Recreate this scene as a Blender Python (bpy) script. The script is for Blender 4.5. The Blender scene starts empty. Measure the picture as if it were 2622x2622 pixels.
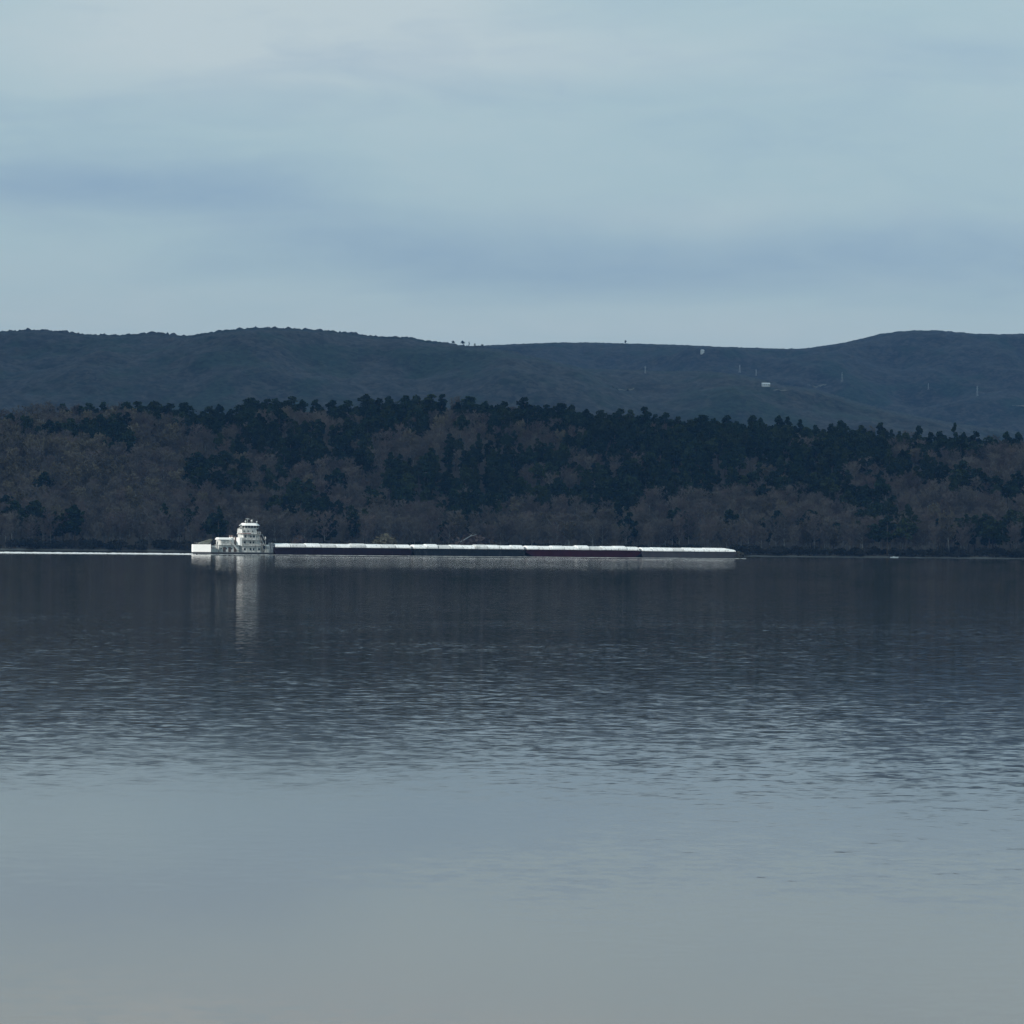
import bpy, bmesh, math, random
import numpy as np
from mathutils import Vector, Matrix

random.seed(7)
rng = np.random.default_rng(7)
S = bpy.context.scene
COL = S.collection
R = math.radians

# ------------------------------------------------------------------ camera
FPX, W = 8250.0, 2622.0            # focal length in photo pixels, photo size
CAM_H = 6.0
ROLL, PITCH = 0.0090, 0.01020
cam_d = bpy.data.cameras.new('camera')
cam = bpy.data.objects.new('camera', cam_d)
COL.objects.link(cam)
fw = Vector((0, math.cos(PITCH), math.sin(PITCH)))
rt0 = Vector((1, 0, 0)); up0 = rt0.cross(fw)
rt = (rt0 * math.cos(ROLL) + up0 * math.sin(ROLL)).normalized()
up = rt.cross(fw).normalized()
CP = Vector((0, 0, CAM_H))
cam.matrix_world = Matrix(((rt.x, up.x, -fw.x, CP.x), (rt.y, up.y, -fw.y, CP.y), (rt.z, up.z, -fw.z, CP.z), (0, 0, 0, 1)))
cam_d.sensor_width = 36.0
cam_d.lens = 36.0 * FPX / W
cam_d.clip_start = 0.5
cam_d.clip_end = 40000
S.camera = cam


def at(px, py, Y):
    """point on the photo ray through pixel px,py at world distance Y"""
    d = fw + rt * ((px - W / 2) / FPX) + up * ((W / 2 - py) / FPX)
    return CP + d * (Y / d.y)


def wx(px, Y):
    return at(px, 1420, Y).x


def to_px(p):
    v = Vector(p) - CP
    k = v.dot(fw)
    return W / 2 + FPX * v.dot(rt) / k, W / 2 - FPX * v.dot(up) / k


# ------------------------------------------------------------------ sun, sky, exposure
SUN_AZ, SUN_EL = R(-118), R(22)     # azimuth from +Y, negative is to the left
sd = Vector((math.sin(SUN_AZ) * math.cos(SUN_EL), math.cos(SUN_AZ) * math.cos(SUN_EL), math.sin(SUN_EL)))
sl = bpy.data.lights.new('sun', 'SUN')
sl.energy = 5.0
sl.angle = R(0.53)
sl.color = (1.0, 0.95, 0.88)
so = bpy.data.objects.new('sun', sl)
COL.objects.link(so)
so.rotation_euler = (-sd).to_track_quat('-Z', 'Y').to_euler()

world = bpy.data.worlds.new('World')
S.world = world
world.use_nodes = True
wt = world.node_tree
wt.nodes.clear()


def N(t, kind, **kw):
    n = t.nodes.new(kind)
    for k, v in kw.items():
        setattr(n, k, v)
    return n


def mth(t, op, a, b=None, c=None, clamp=False):
    n = N(t, 'ShaderNodeMath', operation=op, use_clamp=clamp)
    for i, v in enumerate((a, b, c)):
        if v is None:
            continue
        if isinstance(v, (int, float)):
            n.inputs[i].default_value = v
        else:
            t.links.new(v, n.inputs[i])
    return n.outputs[0]


def mixc(t, fac, a, b, blend='MIX'):
    n = N(t, 'ShaderNodeMix', data_type='RGBA', blend_type=blend)
    for s, v in ((n.inputs[0], fac), (n.inputs[6], a), (n.inputs[7], b)):
        if isinstance(v, (int, float)):
            s.default_value = v
        elif isinstance(v, tuple):
            s.default_value = (*v, 1)
        else:
            t.links.new(v, s)
    return n.outputs[2]


def noise(t, vec, scale, detail=3.0, rough=0.5, dist=0.0, out=0):
    n = N(t, 'ShaderNodeTexNoise')
    n.inputs['Scale'].default_value = scale
    n.inputs['Detail'].default_value = detail
    n.inputs['Roughness'].default_value = rough
    n.inputs['Distortion'].default_value = dist
    if vec is not None:
        t.links.new(vec, n.inputs['Vector'])
    return n.outputs[out]


def sstep(t, v, a, b, lo=0.0, hi=1.0):
    n = N(t, 'ShaderNodeMapRange', interpolation_type='SMOOTHSTEP')
    t.links.new(v, n.inputs[0])
    for i, x in enumerate((a, b, lo, hi)):
        n.inputs[i + 1].default_value = x
    return n.outputs[0]


def comb(t, x, y, z):
    n = N(t, 'ShaderNodeCombineXYZ')
    for i, v in enumerate((x, y, z)):
        if isinstance(v, (int, float)):
            n.inputs[i].default_value = v
        else:
            t.links.new(v, n.inputs[i])
    return n.outputs[0]


SKY_S = 0.10
sky = N(wt, 'ShaderNodeTexSky', sky_type='NISHITA', sun_disc=False)
sky.sun_elevation = SUN_EL
sky.sun_rotation = SUN_AZ
sky.air_density = 1.0
sky.dust_density = 1.0
tc = N(wt, 'ShaderNodeTexCoord')
sep = N(wt, 'ShaderNodeSeparateXYZ')
wt.links.new(tc.outputs['Generated'], sep.inputs[0])
az = mth(wt, 'ARCTAN2', sep.outputs[0], sep.outputs[1])
el = mth(wt, 'ARCSINE', sep.outputs[2])


def band(caz, cel, raz, rel, slope=0.0):
    """soft elongated patch of thinner cloud: centre and radii in radians"""
    da = mth(wt, 'SUBTRACT', az, caz)
    de = mth(wt, 'SUBTRACT', mth(wt, 'SUBTRACT', el, cel), mth(wt, 'MULTIPLY', da, slope))
    q = mth(wt, 'ADD', mth(wt, 'POWER', mth(wt, 'ABSOLUTE', mth(wt, 'DIVIDE', da, raz)), 2.0),
            mth(wt, 'POWER', mth(wt, 'ABSOLUTE', mth(wt, 'DIVIDE', de, rel)), 2.0))
    return mth(wt, 'EXPONENT', mth(wt, 'MULTIPLY', q, -1.0))


def aze(px, py):
    p = at(px, py, 1000) - CP
    return math.atan2(p.x, p.y), math.asin(p.normalized().z)


v_str = comb(wt, mth(wt, 'MULTIPLY', az, 9.0), mth(wt, 'MULTIPLY', el, 46.0), 0.0)
n_str = noise(wt, v_str, 1.0, 4.0, 0.52, 0.6)
v_big = comb(wt, mth(wt, 'MULTIPLY', az, 2.5), mth(wt, 'MULTIPLY', el, 8.0), 3.7)
n_big = noise(wt, v_big, 1.0, 3.0, 0.5, 0.3)
gaps = None
for px, py, rx, ry, amp, sl_ in ((330, 480, 560, 85, 0.75, 0.02), (1700, 690, 800, 95, 1.0, 0.03), (900, 590, 520, 75, 0.7, -0.12),
                                 (2500, 640, 500, 120, 0.55, 0.02), (0, 470, 300, 60, 0.35, 0.0), (1250, 230, 800, 90, 0.25, -0.05),
                                 (2500, 150, 500, 130, 0.3, 0.0)):
    a_, e_ = aze(px, py)
    b_ = mth(wt, 'MULTIPLY', band(a_, e_, rx / FPX, ry / FPX, sl_), amp)
    gaps = b_ if gaps is None else mth(wt, 'ADD', gaps, b_)
gaps = mth(wt, 'MULTIPLY', gaps, 0.72)
v_fine = comb(wt, mth(wt, 'MULTIPLY', az, 38.0), mth(wt, 'MULTIPLY', el, 95.0), 8.0)
n_fine = noise(wt, v_fine, 1.0, 5.0, 0.6, 0.8)
gaps = mth(wt, 'ADD', gaps, mth(wt, 'MULTIPLY', mth(wt, 'SUBTRACT', n_fine, 0.5), 0.55))
gaps = mth(wt, 'ADD', gaps, mth(wt, 'MULTIPLY', mth(wt, 'SUBTRACT', n_str, 0.5), 1.0))
gaps = mth(wt, 'ADD', gaps, mth(wt, 'MULTIPLY', mth(wt, 'SUBTRACT', n_big, 0.5), 0.4))
gaps = mth(wt, 'SUBTRACT', gaps, mth(wt, 'MULTIPLY', sstep(wt, el, 0.062, 0.09, 1.0, 0.0), 0.35), clamp=True)
white = None
for px, py, rx, ry, amp in ((780, 20, 640, 190, 1.3), (1500, 150, 900, 80, 0.45), (200, 160, 400, 120, 0.3), (1700, 560, 500, 60, 0.3), (60, 730, 500, 90, 0.25), (1300, 850, 2600, 75, 0.55)):
    a_, e_ = aze(px, py)
    b_ = mth(wt, 'MULTIPLY', band(a_, e_, rx / FPX, ry / FPX), amp)
    white = b_ if white is None else mth(wt, 'ADD', white, b_)
white = mth(wt, 'ADD', white, mth(wt, 'MULTIPLY', mth(wt, 'SUBTRACT', n_fine, 0.5), 0.5))
white = mth(wt, 'ADD', white, mth(wt, 'MULTIPLY', mth(wt, 'SUBTRACT', n_str, 0.5), -0.6), clamp=True)
c_cloud = mixc(wt, white, (4.62, 6.18, 6.65), (5.85, 6.88, 7.12))
c_thin = mixc(wt, 0.25, (3.15, 4.7, 6.4), sky.outputs[0])
c_all = mixc(wt, gaps, c_cloud, c_thin)
c_all = mixc(wt, 0.06, c_all, sky.outputs[0])
bg = N(wt, 'ShaderNodeBackground')
bg.inputs[1].default_value = SKY_S
wt.links.new(c_all, bg.inputs[0])
wo = N(wt, 'ShaderNodeOutputWorld')
wt.links.new(bg.outputs[0], wo.inputs[0])

vs = S.view_settings
S.display_settings.display_device = 'sRGB'
vs.view_transform = 'Standard'
vs.look = 'None'
vs.exposure = 0.0
vs.gamma = 1.0
vs.use_curve_mapping = False
S.render.engine = 'CYCLES'
S.cycles.max_bounces = 6
S.cycles.volume_bounces = 0
S.cycles.transparent_max_bounces = 8
S.cycles.use_denoising = True


# ------------------------------------------------------------------ helpers
def tag(o, label=None, cat=None, group=None, kind=None):
    for k, v in (('label', label), ('category', cat), ('group', group), ('kind', kind)):
        if v:
            o[k] = v
    return o


def link_mesh(name, verts, faces, mats, parent=None, mi=None, smooth=False):
    me = bpy.data.meshes.new(name)
    me.from_pydata([tuple(v) for v in verts], [], faces)
    for m in (mats if isinstance(mats, (list, tuple)) else [mats]):
        me.materials.append(m)
    if mi is not None:
        me.polygons.foreach_set('material_index', mi)
    if smooth:
        me.polygons.foreach_set('use_smooth', [True] * len(me.polygons))
    me.update()
    o = bpy.data.objects.new(name, me)
    COL.objects.link(o)
    o.parent = parent
    return o


def empty(name, loc=(0, 0, 0), rz=0.0, parent=None):
    o = bpy.data.objects.new(name, None)
    COL.objects.link(o)
    o.location = loc
    o.rotation_euler = (0, 0, rz)
    o.empty_display_size = 0.5
    o.parent = parent
    return o


class MB:
    """collects simple shapes for one mesh"""

    def __init__(s):
        s.v = []
        s.f = []

    def add(s, vs_, fs):
        k = len(s.v)
        s.v += [tuple(v) for v in vs_]
        s.f += [tuple(i + k for i in f) for f in fs]
        return s

    def box(s, x0, x1, y0, y1, z0, z1, sx=0.0, sy=0.0):
        """box; sx, sy draw the top in on each side"""
        return s.add([(x0, y0, z0), (x1, y0, z0), (x1, y1, z0), (x0, y1, z0),
                      (x0 + sx, y0 + sy, z1), (x1 - sx, y0 + sy, z1), (x1 - sx, y1 - sy, z1), (x0 + sx, y1 - sy, z1)],
                     [(0, 3, 2, 1), (4, 5, 6, 7), (0, 1, 5, 4), (1, 2, 6, 5), (2, 3, 7, 6), (3, 0, 4, 7)])

    def prism(s, pts, z0, z1, inset=0.0):
        n = len(pts)
        cx = sum(p[0] for p in pts) / n
        cy = sum(p[1] for p in pts) / n
        top = [(cx + (p[0] - cx) * (1 - inset), cy + (p[1] - cy) * (1 - inset), z1) for p in pts]
        return s.add([(p[0], p[1], z0) for p in pts] + top,
                     [tuple(range(n - 1, -1, -1)), tuple(range(n, 2 * n))] + [(i, (i + 1) % n, n + (i + 1) % n, n + i) for i in range(n)])

    def prof(s, pts, y0, y1):
        """side profile (x,z) extruded across y"""
        n = len(pts)
        return s.add([(p[0], y0, p[1]) for p in pts] + [(p[0], y1, p[1]) for p in pts],
                     [tuple(range(n)), tuple(range(2 * n - 1, n - 1, -1))] + [(i, n + i, n + (i + 1) % n, (i + 1) % n) for i in range(n)])

    def tube(s, a, b, r0, r1=None, n=6):
        r1 = r0 if r1 is None else r1
        a, b = Vector(a), Vector(b)
        d = (b - a)
        if d.length < 1e-6:
            return s
        q = d.to_track_quat('Z', 'Y')
        vs_ = []
        for c, r in ((a, r0), (b, r1)):
            for i in range(n):
                t = 2 * math.pi * i / n
                vs_.append(c + q @ Vector((math.cos(t) * r, math.sin(t) * r, 0)))
        return s.add(vs_, [(i, (i + 1) % n, n + (i + 1) % n, n + i) for i in range(n)] + [tuple(range(n - 1, -1, -1)), tuple(range(n, 2 * n))])

    def build(s, name, mat, parent=None, smooth=False):
        return link_mesh(name, s.v, s.f, mat, parent, smooth=smooth)


def new_mat(name):
    m = bpy.data.materials.new(name)
    m.use_nodes = True
    t = m.node_tree
    b = t.nodes['Principled BSDF']
    return m, t, b


def paint(name, c, rough=0.5, var=0.12, scale=0.8, stain=None, stain_amt=0.0, metal=0.0, spec=0.5):
    """painted or bare surface with uneven tone and optional stains"""
    m, t, b = new_mat(name)
    g = N(t, 'ShaderNodeNewGeometry')
    n1 = noise(t, g.outputs['Position'], scale, 5.0, 0.6)
    k = sstep(t, n1, 0.3, 0.7, 1.0 - var, 1.0 + var)
    kk = comb(t, k, k, k)
    col = mixc(t, 1.0, c, kk, 'MULTIPLY')
    if stain:
        mp = N(t, 'ShaderNodeMapping')
        mp.inputs['Scale'].default_value = (1.0, 1.0, 0.25)
        t.links.new(g.outputs['Position'], mp.inputs[0])
        n2 = noise(t, mp.outputs[0], 1.1, 5.0, 0.7)
        col = mixc(t, sstep(t, n2, 0.5, 0.72, 0.0, stain_amt), col, stain)
    t.links.new(col, b.inputs['Base Color'])
    b.inputs['Roughness'].default_value = rough
    b.inputs['Metallic'].default_value = metal
    b.inputs['Specular IOR Level'].default_value = spec
    return m


M = {
    'white': paint('shaded_white_paint', (0.50, 0.51, 0.49), 0.45, 0.25, 0.9, (0.16, 0.16, 0.15), 0.9),  # boat's white greyed: side shade put into the colour, plus dirty stains
    'white_lit': paint('lit_white_paint', (0.84, 0.84, 0.82), 0.4, 0.03, 0.7),  # the boat's white kept lighter on parts that read as sunlit
    'black': paint('black_hull_paint', (0.018, 0.019, 0.022), 0.5, 0.25, 0.5, (0.05, 0.035, 0.03), 0.4),
    'deck': paint('deck_grey_paint', (0.16, 0.17, 0.17), 0.7, 0.2, 0.6, (0.12, 0.09, 0.07), 0.4),
    'grey': paint('machinery_grey_paint', (0.33, 0.35, 0.34), 0.6, 0.2, 1.0, (0.16, 0.12, 0.09), 0.5),
    'red': paint('red_trim_paint', (0.22, 0.04, 0.03), 0.5, 0.15),
    'brown': paint('brown_stack_paint', (0.17, 0.12, 0.10), 0.6, 0.2),
    'canvas': paint('olive_canvas', (0.17, 0.17, 0.13), 0.8, 0.2),
    'tyre': paint('rubber_fender', (0.02, 0.02, 0.02), 0.9, 0.2),
    'steel': paint('dull_steel', (0.30, 0.31, 0.32), 0.5, 0.15, 1.0, (0.2, 0.12, 0.08), 0.4),
    'pylon': paint('galvanised_steel', (0.50, 0.50, 0.49), 0.6, 0.1),
    'cover': paint('white_barge_cover', (0.86, 0.87, 0.86), 0.35, 0.08, 0.22, (0.22, 0.23, 0.23), 0.95),
    'cover_worn': paint('worn_barge_cover', (0.62, 0.63, 0.62), 0.5, 0.15, 0.3, (0.20, 0.20, 0.19), 0.95),
    'roof_tin': paint('pale_tin_roof', (0.82, 0.83, 0.84), 0.5, 0.05),
    'wall_pale': paint('pale_siding', (0.75, 0.75, 0.72), 0.7, 0.06),
    'dark_door': paint('dark_brown_door', (0.07, 0.05, 0.04), 0.6, 0.1),
    'orange': paint('orange_buoy_plastic', (0.62, 0.22, 0.06), 0.5, 0.1),
}
mg, tg, bgl = new_mat('dark_window_glass')
bgl.inputs['Base Color'].default_value = (0.02, 0.025, 0.03, 1)
bgl.inputs['Roughness'].default_value = 0.08
M['glass'] = mg

# ------------------------------------------------------------------ terrain profiles (read off the photograph in its pixels)
crest_px = [(-700, 1075), (-300, 1062), (0, 1050), (90, 1034), (225, 1032), (320, 1030), (430, 1032), (500, 1050), (540, 1040), (600, 1056), (645, 1022), (700, 1020), (745, 1018),
            (790, 1030), (850, 1026), (900, 1030), (945, 1016), (1035, 1016), (1105, 1016), (1165, 1022), (1200, 1020), (1240, 1030), (1290, 1030), (1345, 1028), (1435, 1036), (1505, 1050),
            (1585, 1052), (1700, 1060), (1800, 1066), (1925, 1070), (2050, 1080), (2150, 1086), (2250, 1092), (2350, 1104), (2500, 1110), (2622, 1110), (3000, 1125), (3400, 1150)]
near_px = [(-900, 900), (-300, 862), (0, 852), (60, 848), (100, 848), (150, 852), (200, 858), (250, 860), (300, 862), (350, 859), (400, 857), (440, 860), (470, 865), (500, 862), (540, 853), (600, 847),
           (650, 843), (700, 842), (750, 845), (800, 847), (850, 850), (900, 857), (950, 865), (1000, 868), (1050, 868), (1100, 879), (1150, 880), (1200, 889), (1250, 893), (1300, 900), (1400, 922),
           (1500, 944), (1600, 946), (1700, 951), (1800, 949), (1900, 960), (2000, 985), (2100, 1000), (2250, 1045), (2450, 1085), (2800, 1130), (3600, 1200)]
far_px = [(-900, 900), (0, 892), (600, 892), (1000, 888), (1208, 888), (1250, 884), (1300, 882), (1350, 880), (1400, 878), (1450, 877), (1500, 877), (1550, 878), (1600, 880), (1700, 882), (1800, 886), (1900, 890),
          (2000, 893), (2060, 893), (2100, 887), (2150, 880), (2200, 869), (2250, 856), (2300, 849), (2350, 846), (2400, 846), (2450, 851), (2500, 855), (2560, 856), (2622, 855), (3000, 862), (3600, 900)]


def prof_world(pts, Y):
    q = [at(px, py, Y) for px, py in pts]
    return np.array([p.x for p in q]), np.array([p.z for p in q])


Y_CREST, Y_NEAR, Y_FAR = 2440.0, 7800.0, 10400.0
CX, CZ = prof_world(crest_px, Y_CREST)
NX, NZ = prof_world(near_px, Y_NEAR)
FX, FZ = prof_world(far_px, Y_FAR)


def vnoise(x, y, seed=0):
    """smooth value noise on arrays"""
    xi = np.floor(x).astype(np.int64)
    yi = np.floor(y).astype(np.int64)
    fx = x - xi
    fy = y - yi
    fx = fx * fx * (3 - 2 * fx)
    fy = fy * fy * (3 - 2 * fy)

    def h(a, b):
        n = (a * 374761393 + b * 668265263 + seed * 1442695041) & 0xFFFFFFFF
        n = ((n ^ (n >> 13)) * 1274126177) & 0xFFFFFFFF
        return ((n ^ (n >> 16)) & 0xFFFF) / 65535.0
    return (h(xi, yi) * (1 - fx) + h(xi + 1, yi) * fx) * (1 - fy) + (h(xi, yi + 1) * (1 - fx) + h(xi + 1, yi + 1) * fx) * fy


def fbm(x, y, oct_=4, seed=0):
    s_ = 0.0
    a = 0.5
    for i in range(oct_):
        s_ = s_ + a * vnoise(x * 2 ** i, y * 2 ** i, seed + i)
        a *= 0.5
    return s_


def shore_y(x):
    return 2040.0 + 22 * np.sin(x * 0.006 + 1.0) + 26 * (vnoise(x * 0.012, x * 0 + 3.0, 5) - 0.5) + 8 * (vnoise(x * 0.06, x * 0 + 1.0, 6) - 0.5)


TREE_DROP = 26.0


def hill_z(x, y):
    x = np.asarray(x, float)
    y = np.asarray(y, float)
    s_ = shore_y(x)
    zc = np.interp(x * Y_CREST / Y_CREST, CX, CZ) - TREE_DROP
    bank = np.clip((y - s_) / 8.0, -1.2, 1.0) * 1.4
    t = np.clip((y - s_ - 45.0) / (Y_CREST - s_ - 45.0), 0, 1)
    t2 = t ** 0.92 * (1 - 0.12 * np.sin(t * math.pi * 2.0))
    z = bank + (zc - 1.4) * t2
    z = z + (fbm(x * 0.012, y * 0.012, 4, 11) - 0.47) * 26 * np.sin(np.clip(t, 0, 1) * math.pi)
    back = np.clip((y - Y_CREST) / 900.0, 0, 1)
    return z * (1 - 0.75 * back ** 1.3)


def ground_mesh(name, xs, ys, zf, mat, smooth=True):
    X, Yg = np.meshgrid(xs, ys)
    Z = zf(X, Yg)
    nx, ny = len(xs), len(ys)
    co = np.stack([X, Yg, Z], -1).reshape(-1, 3)
    i = (np.arange(ny - 1)[:, None] * nx + np.arange(nx - 1)[None]).reshape(-1)
    fa = np.stack([i, i + 1, i + nx + 1, i + nx], -1).astype(np.int32)
    me = bpy.data.meshes.new(name)
    me.vertices.add(len(co))
    me.vertices.foreach_set('co', co.astype(np.float32).ravel())
    me.loops.add(fa.size)
    me.loops.foreach_set('vertex_index', fa.ravel())
    me.polygons.add(len(fa))
    me.polygons.foreach_set('loop_start', np.arange(0, fa.size, 4, dtype=np.int32))
    me.polygons.foreach_set('loop_total', np.full(len(fa), 4, dtype=np.int32))
    me.polygons.foreach_set('use_smooth', np.full(len(fa), smooth))
    me.materials.append(mat)
    me.update(calc_edges=True)
    me.validate()
    o = bpy.data.objects.new(name, me)
    COL.objects.link(o)
    o['kind'] = 'structure'
    return o


# water -----------------------------------------------------------------------
def water_material():
    m, t, b = new_mat('lake_water')
    g = N(t, 'ShaderNodeNewGeometry')
    s_ = N(t, 'ShaderNodeSeparateXYZ')
    t.links.new(g.outputs['Position'], s_.inputs[0])
    x, y = s_.outputs[0], s_.outputs[1]
    # ripples: small wavelets with crests across the view
    va = comb(t, mth(t, 'MULTIPLY', x, 1.05), mth(t, 'ADD', mth(t, 'MULTIPLY', y, 1.35), mth(t, 'MULTIPLY', x, 0.08)), 0.0)
    na = noise(t, va, 1.0, 3.0, 0.55, 0.4, out=1)
    vb = comb(t, mth(t, 'MULTIPLY', x, 3.0), mth(t, 'SUBTRACT', mth(t, 'MULTIPLY', y, 4.2), mth(t, 'MULTIPLY', x, 0.3)), 5.0)
    nb = noise(t, vb, 1.0, 2.0, 0.5, 0.3, out=1)
    vc = comb(t, mth(t, 'MULTIPLY', x, 0.05), mth(t, 'MULTIPLY', y, 0.03), 9.0)
    patch = noise(t, vc, 1.0, 3.0, 0.55, 0.2)
    # wind reaches the water beyond the sheltered near stretch
    edge = mth(t, 'ADD', y, mth(t, 'MULTIPLY', mth(t, 'SUBTRACT', patch, 0.5), 70.0))
    edge = mth(t, 'ADD', edge, mth(t, 'MULTIPLY', x, 0.75))
    wind = mth(t, 'MULTIPLY', sstep(t, edge, 40.0, 120.0, 0.10, 1.0), sstep(t, y, 80.0, 220.0, 0.58, 1.0))
    wind = mth(t, 'ADD', wind, mth(t, 'MULTIPLY', sstep(t, y, 50.0, 76.0, 0.62, 0.0), sstep(t, patch, 0.42, 0.62)))
    wind = mth(t, 'MULTIPLY', wind, sstep(t, patch, 0.3, 0.7, 0.75, 1.25))
    wind = mth(t, 'MULTIPLY', wind, sstep(t, y, 250.0, 1100.0, 1.0, 0.85))
    sa = N(t, 'ShaderNodeSeparateXYZ')
    t.links.new(na, sa.inputs[0])
    sb = N(t, 'ShaderNodeSeparateXYZ')
    t.links.new(nb, sb.inputs[0])

    def slope(i, aa, ab):
        u = mth(t, 'MULTIPLY', mth(t, 'SUBTRACT', sa.outputs[i], 0.5), aa)
        v = mth(t, 'MULTIPLY', mth(t, 'SUBTRACT', sb.outputs[i], 0.5), ab)
        return mth(t, 'MULTIPLY', mth(t, 'ADD', u, v), wind)
    # far out only the wavelet faces turned to the near shore are seen between the crests
    sy = slope(1, 0.064, 0.066)
    far = sstep(t, y, 280.0, 750.0, 0.0, 1.0)
    sy2 = mth(t, 'MULTIPLY', sstep(t, sa.outputs[1], 0.36, 0.64, 0.0, 1.0), -0.0175)
    sy = mth(t, 'ADD', mth(t, 'MULTIPLY', sy, mth(t, 'SUBTRACT', 1.0, far)), mth(t, 'MULTIPLY', sy2, far))
    nrm = N(t, 'ShaderNodeVectorMath', operation='NORMALIZE')
    t.links.new(comb(t, slope(0, 0.012, 0.012), sy, 1.0), nrm.inputs[0])
    t.links.new(nrm.outputs[0], b.inputs['Normal'])
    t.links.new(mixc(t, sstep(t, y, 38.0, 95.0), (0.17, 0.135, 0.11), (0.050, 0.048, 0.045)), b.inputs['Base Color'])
    # wavelets too small to tell apart blur the mirror image
    ro = mth(t, 'ADD', sstep(t, y, 85.0, 210.0, 0.068, 0.044), sstep(t, y, 260.0, 600.0, 0.0, -0.019))
    t.links.new(ro, b.inputs['Roughness'])
    b.inputs['IOR'].default_value = 1.333
    return m


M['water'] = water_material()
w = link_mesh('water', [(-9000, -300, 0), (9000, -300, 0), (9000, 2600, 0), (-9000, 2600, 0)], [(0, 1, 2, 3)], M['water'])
tag(w, kind='structure')


# land ------------------------------------------------------------------------
def ground_material(name, litter, shorec):
    m, t, b = new_mat(name)
    g = N(t, 'ShaderNodeNewGeometry')
    s_ = N(t, 'ShaderNodeSeparateXYZ')
    t.links.new(g.outputs['Position'], s_.inputs[0])
    n1 = noise(t, g.outputs['Position'], 0.05, 6.0, 0.65)
    col = mixc(t, sstep(t, n1, 0.35, 0.65), litter, tuple(c * 0.6 for c in litter))
    n2 = noise(t, g.outputs['Position'], 0.6, 4.0, 0.6)
    zz = mth(t, 'ADD', s_.outputs[2], mth(t, 'MULTIPLY', mth(t, 'SUBTRACT', n2, 0.5), 1.2))
    col = mixc(t, sstep(t, zz, 0.7, 1.3, 1.0, 0.0), col, shorec)
    t.links.new(col, b.inputs['Base Color'])
    b.inputs['Roughness'].default_value = 0.95
    return m


M['hill'] = ground_material('leaf_litter_ground', (0.085, 0.065, 0.048), (0.15, 0.14, 0.12))
hill = ground_mesh('hill', np.arange(-1500, 1501, 8.0), np.concatenate([np.arange(2005, 2120, 3.0), np.arange(2120, 3400, 12.0)]), hill_z, M['hill'])

land_m = M['hill']
land = link_mesh('ground', [(-12000, 2500, -1.6), (12000, 2500, -1.6), (12000, 16000, -1.6), (-12000, 16000, -1.6)], [(0, 1, 2, 3)], land_m)
tag(land, kind='structure')


def mountain_material(name, a, b2, green):
    m, t, b = new_mat(name)
    g = N(t, 'ShaderNodeNewGeometry')
    mp = N(t, 'ShaderNodeMapping')
    mp.inputs['Scale'].default_value = (1.0, 0.6, 1.0)
    t.links.new(g.outputs['Position'], mp.inputs[0])
    big = noise(t, mp.outputs[0], 0.006, 5.0, 0.6, 0.4)
    mid = noise(t, mp.outputs[0], 0.035, 4.0, 0.65)
    col = mixc(t, sstep(t, mid, 0.38, 0.62), a, b2)
    col = mixc(t, sstep(t, big, 0.47, 0.62, 0.0, 0.8), col, green)
    vo = N(t, 'ShaderNodeTexVoronoi')
    vo.inputs['Scale'].default_value = 0.11
    t.links.new(g.outputs['Position'], vo.inputs['Vector'])
    vs_ = N(t, 'ShaderNodeSeparateXYZ')
    t.links.new(vo.outputs['Color'], vs_.inputs[0])
    k = sstep(t, vs_.outputs[0], 0.0, 1.0, 0.6, 1.4)
    col = mixc(t, 1.0, col, comb(t, k, k, k), 'MULTIPLY')
    t.links.new(col, b.inputs['Base Color'])
    b.inputs['Roughness'].default_value = 1.0
    return m


M['mount'] = mountain_material('wooded_mountain', (0.050, 0.046, 0.040), (0.024, 0.027, 0.025), (0.016, 0.032, 0.020))


def mount_fn(PX, PZ, Yc, Y0, base, seed, rough=7.0, near_fringe=-1e9):
    def f(x, y):
        xs = x * Yc / y * 1.0            # spurs run down towards the viewer
        zc = np.interp(x + (fbm(x * 0 + 1.0, y * 0.004, 3, seed + 40) - 0.5) * 0.0, PX, PZ)
        t = np.clip((y - Y0) / (Yc - Y0), 0, 1)
        z = base + (zc - base) * np.sin(t * math.pi / 2) ** 1.15
        z = z + (fbm(x * 0.0035, y * 0.0020, 3, seed) - 0.44) * 190 * np.sin(t * math.pi) ** 1.6
        back = np.clip((y - Yc) / 1500.0, 0, 1)
        z = z * (1 - 0.6 * back ** 1.5)
        can = vnoise(x / 7.0, y / 9.0, seed + 9) * rough * 0.75 + vnoise(x / 16.0, y / 20.0, seed + 10) * rough * 0.45
        fr = np.clip((t - 0.94) / 0.05, 0, 1) * np.clip((near_fringe - x * Yc / y) / 300.0, 0, 1)
        can = can * (1 + 1.5 * fr)
        lim = CAM_H + (np.interp(x * Yc / y, PX, PZ) - CAM_H) * y / Yc - 2.0 - 14.0 * (1 - t)
        return np.minimum(z - rough * 0.75, lim - rough * (0.5 + 0.75 * fr)) + can
    return f


near_f = mount_fn(NX, NZ, Y_NEAR, 5400.0, 60.0, 21, near_fringe=150.0)
far_f = mount_fn(FX, FZ, Y_FAR, 7900.0, 160.0, 57)
mn = ground_mesh('mountain', np.arange(-2700, 2701, 6.0), np.concatenate([np.arange(5400, 7500, 13.0), np.arange(7500, 7900, 7.0), np.arange(7900, 9600, 60.0)]), near_f, M['mount'])
mf = ground_mesh('mountain', np.arange(-3600, 3601, 8.0), np.concatenate([np.arange(7900, 10000, 16.0), np.arange(10000, 10500, 9.0), np.arange(10500, 12500, 80.0)]), far_f, M['mount'])


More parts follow.
